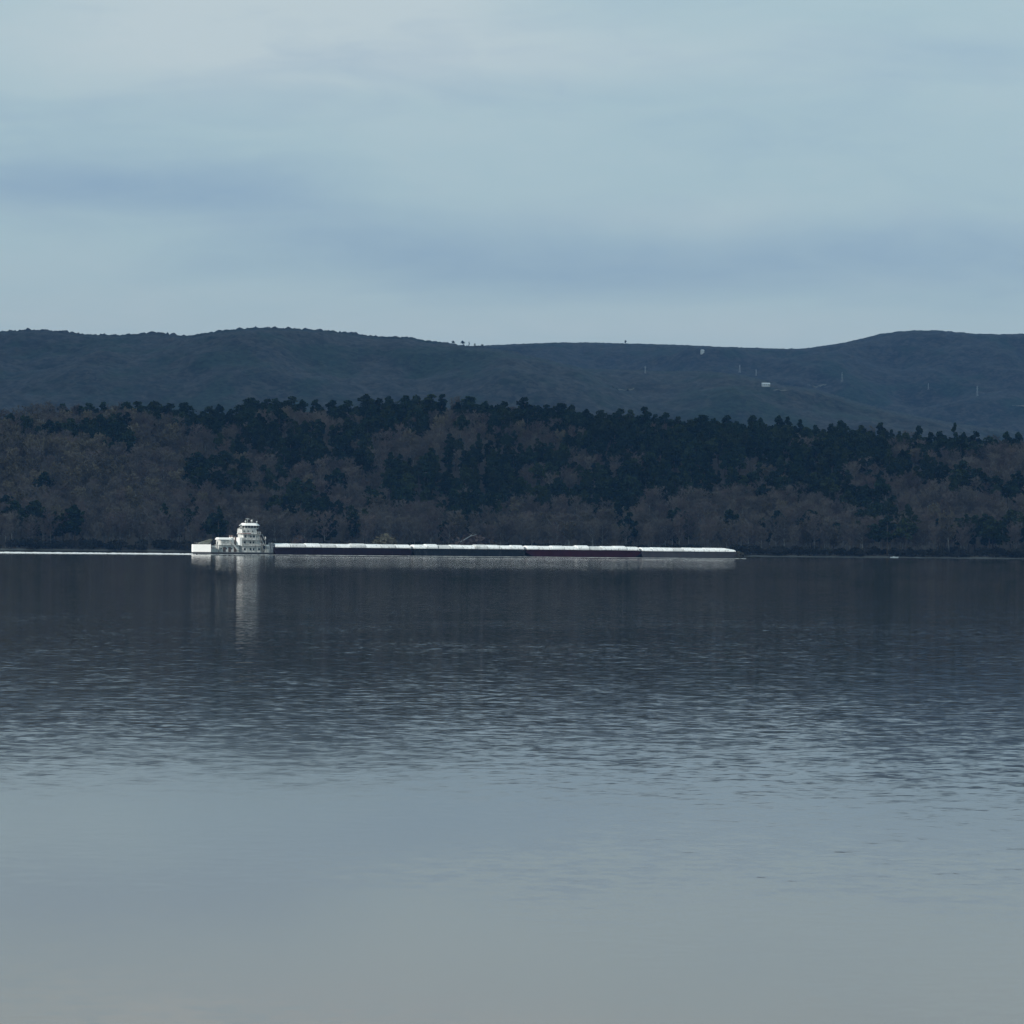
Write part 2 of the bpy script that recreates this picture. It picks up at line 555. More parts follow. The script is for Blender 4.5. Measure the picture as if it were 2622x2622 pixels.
def hit_mountain(px, py):
    """first point of the photo ray on the mountains"""
    for Y in np.arange(5400, 11000, 6.0):
        p = at(px, py, Y)
        f = near_f if Y < 7900 else far_f
        z = float(f(np.array([p.x]), np.array([p.y]))[0])
        zn = float(near_f(np.array([p.x]), np.array([p.y]))[0]) if Y < 9500 else -1e9
        z = max(z, zn)
        if p.z <= z:
            return p, z
    return at(px, py, 7000), 300.0


# pale clearings on the mountain: narrow sheets draped over the slope
M['clearing'] = paint('dry_winter_grass', (0.15, 0.15, 0.12), 0.95, 0.2, 0.02)


def mz(x, y):
    a = np.array([x]); b = np.array([y])
    z = float(far_f(a, b)[0]) if y >= 7900 else -1e9
    if y < 9500:
        z = max(z, float(near_f(a, b)[0]))
    return z


for px0, py0, px1, py1, dep in ((1566, 992, 1624, 999, 12), (1980, 1002, 2018, 1003, 12), (2066, 988, 2116, 986, 14), (2592, 1041, 2680, 1046, 12)):
    a, _ = hit_mountain(px0, py0)
    b, _ = hit_mountain(px1, py1)
    n = 14
    vs_, fs = [], []
    for i in range(n + 1):
        s_ = i / n
        cx_, cy_ = a.x + (b.x - a.x) * s_, a.y + (b.y - a.y) * s_
        hw = dep * 0.5 * math.sin(math.pi * min(max(s_, 0.06), 0.94)) ** 0.7
        for k in range(5):
            yy = cy_ + hw * (k / 2 - 1)
            vs_.append((cx_, yy, mz(cx_, yy) + 1.5))
    for i in range(n):
        for k in range(4):
            q = i * 5 + k
            fs.append((q, q + 5, q + 6, q + 1))
    o = link_mesh('field', vs_, fs, M['clearing'], smooth=True)
    tag(o, kind='structure')


# ------------------------------------------------------------------ trees
def foliage_mat(name, c1, c2, c3=None):
    m, t, b = new_mat(name)
    oi = N(t, 'ShaderNodeObjectInfo')
    g = N(t, 'ShaderNodeNewGeometry')
    n1 = noise(t, g.outputs['Position'], 0.35, 2.0, 0.6)
    col = mixc(t, sstep(t, n1, 0.35, 0.65), c1, c2)
    if c3:
        col = mixc(t, sstep(t, oi.outputs['Random'], 0.45, 0.95, 0.0, 0.85), col, c3)
    r2 = mth(t, 'FRACT', mth(t, 'MULTIPLY', oi.outputs['Random'], 17.31))
    k = sstep(t, r2, 0.0, 1.0, 0.72, 1.30)
    col = mixc(t, 1.0, col, comb(t, k, k, k), 'MULTIPLY')
    t.links.new(col, b.inputs['Base Color'])
    b.inputs['Roughness'].default_value = 0.9
    b.inputs['Specular IOR Level'].default_value = 0.1
    return m


M['needles'] = foliage_mat('pine_needles', (0.014, 0.026, 0.012), (0.029, 0.044, 0.018), (0.044, 0.054, 0.018))
M['bark'] = foliage_mat('pine_bark', (0.09, 0.07, 0.055), (0.12, 0.095, 0.07))
M['twigs'] = foliage_mat('bare_twigs', (0.140, 0.114, 0.092), (0.19, 0.155, 0.125), (0.17, 0.122, 0.105))
M['grey_bark'] = foliage_mat('grey_bark', (0.14, 0.13, 0.118), (0.26, 0.245, 0.22))
M['tan_leaf'] = foliage_mat('withered_tan_leaves', (0.17, 0.135, 0.085), (0.20, 0.165, 0.11), (0.17, 0.135, 0.095))
M['pale_leaf'] = foliage_mat('bleached_leaves', (0.50, 0.46, 0.40), (0.42, 0.38, 0.32))
M['russet'] = foliage_mat('russet_leaves', (0.16, 0.11, 0.092), (0.13, 0.09, 0.075))


M['dark_brush'] = foliage_mat('dark_brush', (0.030, 0.032, 0.022), (0.055, 0.048, 0.034), (0.07, 0.058, 0.042))


class Arr:
    def __init__(s):
        s.v, s.f, s.k = [], [], 0

    def quads(s, c, u, w_):
        """c,u,w_: (n,3) centre and half axes"""
        n = len(c)
        s.v.append(np.stack([c - u - w_, c + u - w_, c + u + w_, c - u + w_], 1).reshape(-1, 3))
        s.f += [tuple(r) for r in (np.arange(4 * n).reshape(n, 4) + s.k)]
        s.k += 4 * n

    def tris(s, a, b, c):
        n = len(a)
        s.v.append(np.stack([a, b, c], 1).reshape(-1, 3))
        s.f += [tuple(r) for r in (np.arange(3 * n).reshape(n, 3) + s.k)]
        s.k += 3 * n

    def tube(s, a, b, r0, r1, n=5):
        a = np.array(a, float); b = np.array(b, float)
        d = b - a
        L = np.linalg.norm(d)
        if L < 1e-6:
            return
        d /= L
        h = np.array([0, 0, 1.0]) if abs(d[2]) < 0.9 else np.array([1.0, 0, 0])
        p = np.cross(d, h); p /= np.linalg.norm(p)
        q = np.cross(d, p)
        t = np.arange(n) * 2 * math.pi / n
        ring = np.cos(t)[:, None] * p + np.sin(t)[:, None] * q
        s.v.append(np.concatenate([a + ring * r0, b + ring * r1]))
        s.f += [(s.k + i, s.k + (i + 1) % n, s.k + n + (i + 1) % n, s.k + n + i) for i in range(n)]
        s.k += 2 * n

    def mesh(s, name, mat):
        v = np.concatenate(s.v)
        me = bpy.data.meshes.new(name)
        me.from_pydata(v.tolist(), [], [tuple(int(i) for i in f) for f in s.f])
        me.materials.append(mat)
        me.update()
        return me


def unit(n):
    v = rng.normal(size=(n, 3))
    return v / np.linalg.norm(v, axis=1)[:, None]


def leafclump(A, c, r, n, size):
    """n small faces through an ellipsoid, denser towards its skin"""
    d = unit(n)
    rad = rng.uniform(0.35, 1.0, n) ** 0.5
    p = np.array(c) + d * rad[:, None] * np.array(r)
    u = unit(n)
    w_ = np.cross(u, unit(n))
    w_ /= (np.linalg.norm(w_, axis=1)[:, None] + 1e-6)
    sz = rng.uniform(0.6, 1.3, n)[:, None] * size
    A.quads(p, u * sz, w_ * sz * 0.7)


def pine_meshes(kind):
    """16 m pine: trunk mesh, crown mesh"""
    H = 16.0
    T, A = Arr(), Arr()
    lean = rng.normal(0, 0.35, 2)
    T.tube((0, 0, -1.5), (lean[0] * 0.5, lean[1] * 0.5, H * 0.5), 0.30, 0.22)
    T.tube((lean[0] * 0.5, lean[1] * 0.5, H * 0.5), (lean[0], lean[1], H * 0.93), 0.22, 0.06)
    if kind == 'round':
        n, zb, ww = 17, 0.42, 4.0
    elif kind == 'broad':
        n, zb, ww = 22, 0.50, 5.2
    elif kind == 'tall':
        n, zb, ww = 17, 0.38, 3.1
    else:
        n, zb, ww = 14, 0.32, 2.6
    for i in range(n):
        s_ = (i + 0.5) / n
        z = H * (zb + (0.95 - zb) * s_)
        if kind in ('round', 'broad'):
            env = math.sin(math.pi * min(1.0, 0.22 + 0.78 * s_)) ** 0.6
        elif kind == 'tall':
            env = math.sin(math.pi * min(1.0, 0.25 + 0.72 * s_)) ** 0.6 * (1 - 0.25 * s_)
        else:
            env = (1 - s_) ** 0.55
        a = rng.uniform(0, 2 * math.pi)
        rr = ww * env * rng.uniform(0.25, 0.80)
        c = (lean[0] * s_ + math.cos(a) * rr, lean[1] * s_ + math.sin(a) * rr, z + rng.normal(0, 0.4))
        T.tube((lean[0] * s_, lean[1] * s_, z - 0.8), c, 0.07, 0.03, 3)
        rc = ww * rng.uniform(0.30, 0.48) * (0.55 + 0.45 * env)
        leafclump(A, c, (rc, rc, rc * 0.62), 46, 0.40)
    leafclump(A, (lean[0], lean[1], H * 0.95), (ww * 0.22, ww * 0.22, 0.8), 24, 0.34)
    return T.mesh('pine_trunk', M['bark']), A.mesh('pine_crown', M['needles'])


def bare_meshes(kind, leaf='twigs'):
    """15 m leafless broadleaf tree: trunk with limbs, crown of twigs"""
    H = 15.0
    T, A = Arr(), Arr()
    zt = H * rng.uniform(0.38, 0.55)
    lean = rng.normal(0, 0.5, 2)
    T.tube((0, 0, -1.5), (lean[0], lean[1], zt), 0.24, 0.17)
    top = np.array((lean[0] * 1.5, lean[1] * 1.5, H * 0.92))
    T.tube((lean[0], lean[1], zt), top, 0.16, 0.03, 4)
    W_ = {'wide': 4.6, 'slim': 2.9, 'dome': 3.9}[kind]
    seg = []
    nl = {'wide': 13, 'slim': 12, 'dome': 13}[kind]
    for i in range(nl):
        s_ = i / (nl - 1)
        z0 = zt * 0.7 + (H * 0.80 - zt * 0.7) * s_
        a = i * 2.4 + rng.uniform(-0.4, 0.4)
        base = np.array((lean[0] * z0 / zt * 0.9, lean[1] * z0 / zt * 0.9, z0))
        L = W_ * (0.60 + 0.5 * math.sin(math.pi * (0.25 + 0.65 * s_)))
        rise = rng.uniform(0.5, 1.0) * L * (1.0 if kind != 'slim' else 1.5)
        tip = base + np.array((math.cos(a) * L * 0.85, math.sin(a) * L * 0.85, rise))
        tip[2] = min(tip[2], H)
        mid = (base + tip) / 2 + np.array((0, 0, -0.3))
        T.tube(base, mid, 0.09, 0.06, 3)
        T.tube(mid, tip, 0.06, 0.02, 3)
        for p, q in ((base, mid), (mid, tip)):
            for _ in range(3):
                u_ = rng.uniform(0.2, 1)
                b0 = p + (q - p) * u_
                d = unit(1)[0]
                d[2] = abs(d[2]) * 0.8 + 0.25
                e = b0 + d * rng.uniform(0.9, 2.0)
                T.tube(b0, e, 0.035, 0.012, 3)
                seg.append((b0, e))
        seg.append((mid, tip))
    for p, q in seg:
        n = 17
        u_ = rng.uniform(0.1, 1.0, n)[:, None]
        b0 = p + (q - p) * u_
        d = unit(n) + np.array((0, 0, 0.5)) + (q - p) / np.linalg.norm(q - p) * 0.6
        d /= np.linalg.norm(d, axis=1)[:, None]
        L = rng.uniform(0.6, 1.5, n)[:, None]
        sd_ = np.cross(d, unit(n))
        sd_ /= np.linalg.norm(sd_, axis=1)[:, None]
        wd = rng.uniform(0.045, 0.085, n)[:, None]
        if leaf == 'twigs':
            A.tris(b0 - sd_ * wd, b0 + sd_ * wd, b0 + d * L)
        else:
            A.quads(b0 + d * L * 0.5, d * L * 0.22, sd_ * 0.20)
    return T.mesh('bare_trunk', M['grey_bark']), A.mesh('bare_crown', M[leaf])


def bush_meshes(leaf):
    T, A = Arr(), Arr()
    for i in range(6):
        a = i * 1.05
        T.tube((0, 0, -0.5), (math.cos(a) * 0.9, math.sin(a) * 0.9, 2.2), 0.06, 0.02, 3)
        leafclump(A, (math.cos(a) * 1.2, math.sin(a) * 1.0, 1.3 + 0.5 * rng.random()), (1.0, 1.0, 1.1), 50, 0.2)
    leafclump(A, (0, 0, 2.0), (1.1, 1.1, 1.1), 60, 0.2)
    return T.mesh('bush_stems', M['grey_bark']), A.mesh('bush_leaves', M[leaf])


VAR = {
    'pine_round': [pine_meshes('round') for _ in range(3)],
    'pine_broad': [pine_meshes('broad') for _ in range(2)],
    'pine_tall': [pine_meshes('tall') for _ in range(3)],
    'pine_spire': [pine_meshes('spire') for _ in range(2)],
    'bare_wide': [bare_meshes('wide') for _ in range(3)],
    'bare_slim': [bare_meshes('slim') for _ in range(3)],
    'bare_dome': [bare_meshes('dome') for _ in range(3)],
    'tan': [bare_meshes('dome', 'tan_leaf') for _ in range(2)],
    'russet': [bare_meshes('dome', 'russet') for _ in range(1)],
    'pale': [bare_meshes('dome', 'pale_leaf') for _ in range(1)],
    'bush': [bush_meshes('tan_leaf'), bush_meshes('russet')],
    'brush': [bush_meshes('dark_brush') for _ in range(3)],
}


def place_tree(name, kind, x, y, z, H, wide=1.0, rz=None):
    base_h = 3.0 if kind == 'bush' else (16.0 if kind.startswith('pine') else 15.0)
    tm, cm = random.choice(VAR[kind])
    k = H / base_h
    root = empty(name, (x, y, z), random.uniform(0, 6.28) if rz is None else rz)
    root.scale = (k * wide, k * wide, k)
    for nm, me in (('trunk', tm), ('crown', cm)):
        o = bpy.data.objects.new(nm, me)
        COL.objects.link(o)
        o.parent = root
    return root


# what grows where, read off the photograph: share of pines by photo column (0..2622) and height up the hill
cols = np.array([0, 300, 620, 950, 1250, 1550, 1850, 2150, 2400, 2622.0])
rows = np.array([0.0, 0.12, 0.30, 0.50, 0.72, 1.0])          # 0 shore, 1 crest
pmap = np.array([
    #  0    300   620   950   1250  1550  1850  2150  2400  2622
    [0.45, 0.40, 0.30, 0.35, 0.30, 0.20, 0.35, 0.30, 0.40, 0.45],   # shore
    [0.45, 0.45, 0.15, 0.30, 0.35, 0.12, 0.50, 0.25, 0.50, 0.50],
    [0.10, 0.12, 0.40, 0.40, 0.50, 0.45, 0.20, 0.15, 0.35, 0.40],
    [0.08, 0.12, 0.45, 0.60, 0.60, 0.75, 0.75, 0.60, 0.35, 0.30],
    [0.12, 0.50, 0.60, 0.50, 0.55, 0.75, 0.92, 0.75, 0.45, 0.45],
    [0.30, 0.65, 0.75, 0.65, 0.72, 0.92, 0.92, 0.85, 0.65, 0.60],
])


def pine_share(px, t):
    i = np.clip(np.searchsorted(cols, px) - 1, 0, len(cols) - 2)
    j = np.clip(np.searchsorted(rows, t) - 1, 0, len(rows) - 2)
    u = np.clip((px - cols[i]) / (cols[i + 1] - cols[i]), 0, 1)
    v = np.clip((t - rows[j]) / (rows[j + 1] - rows[j]), 0, 1)
    return (pmap[j, i] * (1 - u) + pmap[j, i + 1] * u) * (1 - v) + (pmap[j + 1, i] * (1 - u) + pmap[j + 1, i + 1] * u) * v


def ordinal(n):
    a = ['', 'first', 'second', 'third', 'fourth', 'fifth', 'sixth', 'seventh', 'eighth', 'ninth', 'tenth', 'eleventh', 'twelfth', 'thirteenth', 'fourteenth', 'fifteenth', 'sixteenth',
         'seventeenth', 'eighteenth', 'nineteenth']
    if n < 20:
        return a[n]
    tens = {2: 'twent', 3: 'thirt', 4: 'fort', 5: 'fift', 6: 'sixt', 7: 'sevent'}[n // 10]
    return tens + 'ieth' if n % 10 == 0 else tens + 'y-' + a[n % 10]


SEGS = [(-1e9, 487, 'short of the towboat'), (487, 690, 'above the towboat'), (690, 1060, 'above the purplish-black barge'), (1060, 1345, 'above the slate blue barge'),
        (1345, 1645, 'above the dark red barge'), (1645, 1890, 'above the grey lead barge'), (1890, 2180, 'just past the lead barge'), (2180, 1e9, 'past the small white boat')]
BANDS = [(-1, 0.055, 'at the waterside'), (0.055, 0.30, 'on the lower slope'), (0.30, 0.62, 'on the middle slope'), (0.62, 0.93, 'on the upper slope'), (0.93, 9, 'on the hill crest')]

placed = []           # (root, kindword, px, t, size)


def slope_t(x, y):
    s_ = float(shore_y(np.array([x]))[0])
    return (y - s_ - 12) / (Y_CREST - s_ - 12)


# the skyline trees, one by one: photo x, photo y of the top, kind, height, width
skyline = [
    (4, 1045, 'bare_dome', 15, 1.0), (40, 1046, 'bare_wide', 13, 1), (72, 1034, 'bare_wide', 14, 1), (105, 1031, 'bare_dome', 14, 1), (135, 1034, 'bare_wide', 14, 1), (162, 1033, 'pine_round', 14, .8),
    (190, 1033, 'bare_dome', 14, 1), (225, 1031, 'pine_round', 15, .85), (262, 1028, 'pine_round', 15, .8), (292, 1032, 'bare_dome', 14, 1), (320, 1030, 'pine_broad', 15, .8), (355, 1027, 'pine_round', 16, .9),
    (398, 1028, 'pine_broad', 16, .85), (432, 1031, 'pine_round', 15, .85), (474, 1030, 'pine_broad', 16, .9), (535, 1039, 'pine_round', 15, .95), (562, 1035, 'pine_round', 15, .8), (588, 1046, 'pine_tall', 13, .9),
    (645, 1018, 'pine_broad', 18, .95), (688, 1021, 'pine_round', 16, .8), (708, 1019, 'pine_round', 16, .7), (745, 1014, 'pine_round', 17, .85), (771, 1023, 'pine_round', 15, .7), (806, 1022, 'pine_round', 15, .8),
    (848, 1023, 'pine_round', 16, .75), (888, 1024, 'pine_round', 15, .95), (942, 1009, 'pine_round', 19, .85), (968, 1018, 'pine_round', 16, .7), (997, 1014, 'pine_broad', 14, .6), (1038, 1012, 'pine_broad', 15, .8),
    (1070, 1013, 'pine_broad', 15, .75), (1104, 1009, 'pine_tall', 19, 1.1), (1132, 1010, 'pine_tall', 17, .7), (1166, 1014, 'bare_slim', 15, .7), (1200, 1014, 'pine_broad', 17, .8), (1242, 1027, 'pine_round', 14, .9),
    (1289, 1026, 'pine_round', 15, .75), (1315, 1038, 'bare_dome', 13, .9), (1344, 1017, 'pine_round', 18, .85), (1378, 1038, 'pine_round', 14, .8), (1402, 1035, 'pine_round', 14, .8), (1435, 1032, 'pine_broad', 16, .9),
    (1468, 1036, 'pine_round', 15, .8), (1505, 1047, 'pine_round', 14, .8), (1540, 1049, 'pine_broad', 15, .75), (1585, 1045, 'pine_round', 16, .75), (1612, 1048, 'pine_tall', 15, .8), (1652, 1041, 'pine_round', 17, .7),
    (1680, 1060, 'pine_round', 13, .7), (1702, 1055, 'pine_round', 15, .75), (1738, 1066, 'pine_round', 13, .8), (1798, 1062, 'pine_broad', 16, .95), (1830, 1070, 'pine_round', 14, .7), (1858, 1062, 'pine_tall', 16, .9),
    (1885, 1078, 'pine_round', 12, .8), (1924, 1062, 'pine_tall', 16, .95), (1950, 1069, 'pine_round', 14, .6), (1991, 1064, 'pine_round', 15, .8), (2018, 1066, 'pine_spire', 15, 1), (2050, 1073, 'pine_spire', 14, 1),
    (2090, 1087, 'pine_round', 13, .7), (2130, 1084, 'pine_round', 13, .7), (2152, 1076, 'pine_broad', 16, .75), (2204, 1088, 'pine_round', 14, .7), (2228, 1093, 'bare_slim', 12, 1), (2252, 1081, 'pine_tall', 16, .9),
    (2283, 1099, 'pine_spire', 12, 1), (2304, 1103, 'pine_spire', 12, 1), (2328, 1101, 'bare_dome', 13, .8), (2356, 1089, 'pine_tall', 16, .8), (2382, 1106, 'pine_round', 12, .8), (2407, 1103, 'pine_round', 13, .8),
    (2445, 1080, 'pine_spire', 19, .6), (2470, 1106, 'pine_round', 12, .7), (2500, 1103, 'pine_round', 14, .8), (2545, 1113, 'bare_dome', 12, 1), (2575, 1105, 'pine_round', 13, .8), (2604, 1106, 'pine_round', 13, .8)]
sky_xy = []
for px, py, kind, H, wd in skyline:
    if kind == 'pine_tall' and wd > 0.75:
        kind = 'pine_round'
        wd *= 0.85
    Y = Y_CREST + random.uniform(-16, 10)
    p = at(px, py, Y)
    gz = float(hill_z(np.array([p.x]), np.array([Y]))[0])
    Ht = max(p.z - gz, 8.0)
    H2 = min(Ht, H * 1.6)
    r = place_tree('pine_tree' if kind.startswith('pine') else 'bare_tree', kind, p.x, Y, p.z - H2 if Ht > H2 + 2.5 else gz, H2 if Ht > H2 + 2.5 else Ht, wd * 1.5)
    if Ht > H2 + 2.5:
        r.location.z = gz
        r.scale = (r.scale[0], r.scale[1], r.scale[2] * Ht / H2)
    placed.append([r, kind, px, 1.0, Ht])
    sky_xy.append((p.x, Y))

# scatter over the hillside
sx_, sy_ = [], []
step = 10.4
xs = np.arange(-640, 640, step)
ys = np.arange(2034, 2570, step * 0.92)
GX, GY = np.meshgrid(xs, ys)
GX = (GX + rng.uniform(-0.48, 0.48, GX.shape) * step).ravel()
GY = (GY + rng.uniform(-0.48, 0.48, GY.shape) * step).ravel()
ok = GY > shore_y(GX) + 6.0
GX, GY = GX[ok], GY[ok]
GZ = hill_z(GX, GY)
T_ = (GY - shore_y(GX) - 12) / (Y_CREST - shore_y(GX) - 12)
PX = W / 2 + FPX * GX / GY
share = pine_share(np.clip(PX, 0, W), np.clip(T_, 0, 1))
fieldn = fbm(GX * 0.028, GY * 0.020, 3, 77)
fieldn = (fieldn - fieldn.min()) / (fieldn.max() - fieldn.min())
srt = np.argsort(np.argsort(fieldn)) / len(fieldn)
is_pine = (srt * 0.66 + rng.random(len(srt)) * 0.34) < share * 0.93
tanp = np.exp(-((PX - 150) / 230) ** 2 - ((T_ - 0.62) / 0.22) ** 2) * 0.75 + 0.05
is_tan = (~is_pine) & (rng.random(len(srt)) < tanp)
Hh = np.where(is_pine, rng.uniform(17.0, 24.0, len(GX)), rng.uniform(14.5, 21.0, len(GX)))
Hh = np.where(T_ < 0.06, Hh * rng.uniform(1.0, 1.35, len(GX)), Hh)
# keep the crowd behind and beside the skyline trees below the skyline of the photograph
for i in range(len(GX)):
    if T_[i] > 0.86:
        lim = float(np.interp(GX[i] * Y_CREST / GY[i], CX, CZ))
        lim = CAM_H + (lim - CAM_H) * GY[i] / Y_CREST - 2.0
        Hh[i] = min(Hh[i], lim - GZ[i])
keep = Hh > 7.5
keep &= ~((np.abs(PX - 2080) > 1e9))
GX, GY, GZ, T_, PX, is_pine, is_tan, Hh = [a[keep] for a in (GX, GY, GZ, T_, PX, is_pine, is_tan, Hh)]

# individuals: those that show largest, the nearest of each kind inside the frame, and the tallest standing clear
inside = (PX > 6) & (PX < W - 6)
n_sky_p = sum(1 for s_ in skyline if s_[2].startswith('pine'))
n_sky_b = len(skyline) - n_sky_p


def choose(mask, n):
    idx = np.where(mask & inside & (T_ < 0.97))[0]
    score = Hh[idx] / GY[idx] * (1.0 - 0.12 * T_[idx]) + rng.random(len(idx)) * 0.0009
    # the first rank at the water hides those right behind: prefer the first rank, then the slope
    score = score + np.where(T_[idx] < 0.03, 0.003, 0) - np.where((T_[idx] > 0.04) & (T_[idx] < 0.12), 0.0012, 0)
    return idx[np.argsort(-score)[:n]]


ind_p = choose(is_pine, 296 - n_sky_p)
ind_b = choose(~is_pine & ~is_tan, 262 - n_sky_b)
ind_t = choose(is_tan, 34)
chosen = set()
for idx, nm in ((ind_p, 'pine_tree'), (ind_b, 'bare_tree'), (ind_t, 'tan_leaved_tree')):
    for i in idx:
        chosen.add(int(i))
        if nm == 'pine_tree':
            kind = random.choices(['pine_round', 'pine_broad', 'pine_tall', 'pine_spire'], [6, 5, 2, 0.5])[0]
        elif nm == 'bare_tree':
            kind = random.choices(['bare_wide', 'bare_slim', 'bare_dome'], [3, 3, 4])[0]
        else:
            kind = 'tan'
        r = place_tree(nm, kind, GX[i], GY[i], GZ[i], Hh[i], random.uniform(0.85, 1.15))
        placed.append([r, kind, PX[i], T_[i], Hh[i]])

cells = {}
for q in placed:
    r, kind, px, t, H = q
    kw = 'pine' if kind.startswith('pine') else ('tan-leaved tree' if kind == 'tan' else 'leafless tree')
    seg = next(s_[2] for s_ in SEGS if s_[0] <= px < s_[1])
    bnd = next(b_[2] for b_ in BANDS if b_[0] <= t < b_[1])
    cells.setdefault((kw, bnd, seg), []).append(q)
look = {'pine_round': 'round-topped dark pine', 'pine_broad': 'broad dark pine', 'pine_tall': 'slender dark pine', 'pine_spire': 'pointed dark pine', 'bare_wide': 'spreading leafless tree',
        'bare_slim': 'slim leafless tree', 'bare_dome': 'domed leafless tree', 'tan': 'tan-leaved tree'}
cat = {'pine': 'pine tree', 'tan-leaved tree': 'tree', 'leafless tree': 'bare tree'}
for (kw, bnd, seg), qs in cells.items():
    qs.sort(key=lambda q: q[2])
    for i, q in enumerate(qs):
        tag(q[0], f"{look[q[1]]} {bnd} {seg}, {ordinal(i + 1)} {kw.split()[-1]} from left" if len(qs) > 1 else f"{look[q[1]]} {bnd} {seg}", cat[kw],
            {'pine': 'dark pines of the wooded hill', 'tan-leaved tree': 'tan-leaved trees on the hillside', 'leafless tree': 'leafless trees of the wooded hill'}[kw])


# the rest of the wood: one object that scatters the same trees
def joined(name, tm, cm, lo=True):
    v = [tuple(p.co) for p in tm.vertices] + [tuple(p.co) for p in cm.vertices]
    k = len(tm.vertices)
    f = [tuple(p.vertices) for p in tm.polygons] + [tuple(i + k for i in p.vertices) for p in cm.polygons]
    me = bpy.data.meshes.new(name)
    me.from_pydata(v, [], f)
    me.materials.append(tm.materials[0])
    me.materials.append(cm.materials[0])
    me.polygons.foreach_set('material_index', [0] * len(tm.polygons) + [1] * len(cm.polygons))
    me.update()
    return me


def forest(name, idx, kinds, label_):
    meshes = [joined('woodland_tree', *mm) for k in kinds for mm in VAR[k]]
    cl = bpy.data.collections.new(name + '_kinds')
    for j, me in enumerate(meshes):
        cl.objects.link(bpy.data.objects.new('wood_kind_%02d' % j, me))
    base_h = 16.0 if kinds[0].startswith('pine') else 15.0
    me = bpy.data.meshes.new(name)
    co = np.stack([GX[idx], GY[idx], GZ[idx]], -1).astype(np.float32)
    me.vertices.add(len(co))
    me.vertices.foreach_set('co', co.ravel())
    sc = (Hh[idx] / base_h)
    wd = sc * rng.uniform(0.85, 1.2, len(sc))
    a = me.attributes.new('tree_scale', 'FLOAT_VECTOR', 'POINT')
    a.data.foreach_set('vector', np.stack([wd, wd, sc], -1).astype(np.float32).ravel())
    a = me.attributes.new('tree_turn', 'FLOAT_VECTOR', 'POINT')
    z0 = np.zeros(len(sc))
    a.data.foreach_set('vector', np.stack([z0, z0, rng.uniform(0, 6.28, len(sc))], -1).astype(np.float32).ravel())
    a = me.attributes.new('tree_kind', 'INT', 'POINT')
    a.data.foreach_set('value', rng.integers(0, len(meshes), len(sc)).astype(np.int32))
    me.update()
    o = bpy.data.objects.new(name, me)
    COL.objects.link(o)
    ng = bpy.data.node_groups.new(name + '_scatter', 'GeometryNodeTree')
    ng.interface.new_socket('Geometry', in_out='INPUT', socket_type='NodeSocketGeometry')
    ng.interface.new_socket('Geometry', in_out='OUTPUT', socket_type='NodeSocketGeometry')
    gi = ng.nodes.new('NodeGroupInput')
    go = ng.nodes.new('NodeGroupOutput')
    ci = ng.nodes.new('GeometryNodeCollectionInfo')
    ci.inputs[0].default_value = cl
    ci.inputs[1].default_value = True
    ci.inputs[2].default_value = True
    ip = ng.nodes.new('GeometryNodeInstanceOnPoints')
    ip.inputs['Pick Instance'].default_value = True

    def att(nm, ty):
        n = ng.nodes.new('GeometryNodeInputNamedAttribute')
        n.data_type = ty
        n.inputs[0].default_value = nm
        return n.outputs[0]
    L = ng.links.new
    L(gi.outputs[0], ip.inputs['Points'])
    L(ci.outputs[0], ip.inputs['Instance'])
    L(att('tree_kind', 'INT'), ip.inputs['Instance Index'])
    L(att('tree_scale', 'FLOAT_VECTOR'), ip.inputs['Scale'])
    er = ng.nodes.new('FunctionNodeEulerToRotation')
    L(att('tree_turn', 'FLOAT_VECTOR'), er.inputs[0])
    L(er.outputs[0], ip.inputs['Rotation'])
    L(ip.outputs[0], go.inputs[0])
    md = o.modifiers.new('scatter', 'NODES')
    md.node_group = ng
    tag(o, label_, 'forest', None, 'stuff')
    return o


rest = np.array([i for i in range(len(GX)) if i not in chosen])
rp = rest[is_pine[rest]]
rb = rest[~is_pine[rest] & ~is_tan[rest]]
rtn = rest[is_tan[rest]]
forest('pine_forest', rp, ['pine_round', 'pine_broad', 'pine_round', 'pine_tall'], 'mass of dark evergreen pines covering the hill behind the barges')
forest('bare_forest', rb, ['bare_wide', 'bare_slim', 'bare_dome'], 'mass of leafless grey-brown woodland covering the hill behind the barges')
forest('tan_leaved_forest', rtn, ['tan'], 'mass of tan-leaved trees on the slope short of the towboat')
# low brush that fills the bank under the first trees
n_b = 900
bx_ = rng.uniform(-560, 560, n_b)
by_ = shore_y(bx_) + rng.uniform(1.0, 16.0, n_b)
i0 = len(GX)
GX = np.concatenate([GX, bx_]); GY = np.concatenate([GY, by_]); GZ = np.concatenate([GZ, hill_z(bx_, by_)])
Hh = np.concatenate([Hh, rng.uniform(2.2, 6.5, n_b) ** 1.0 * 5.0])
forest('undergrowth', np.arange(i0, i0 + n_b), ['brush'], 'dark low brush along the waterline under the trees')
print('trees', len(placed), 'rest', len(rest))

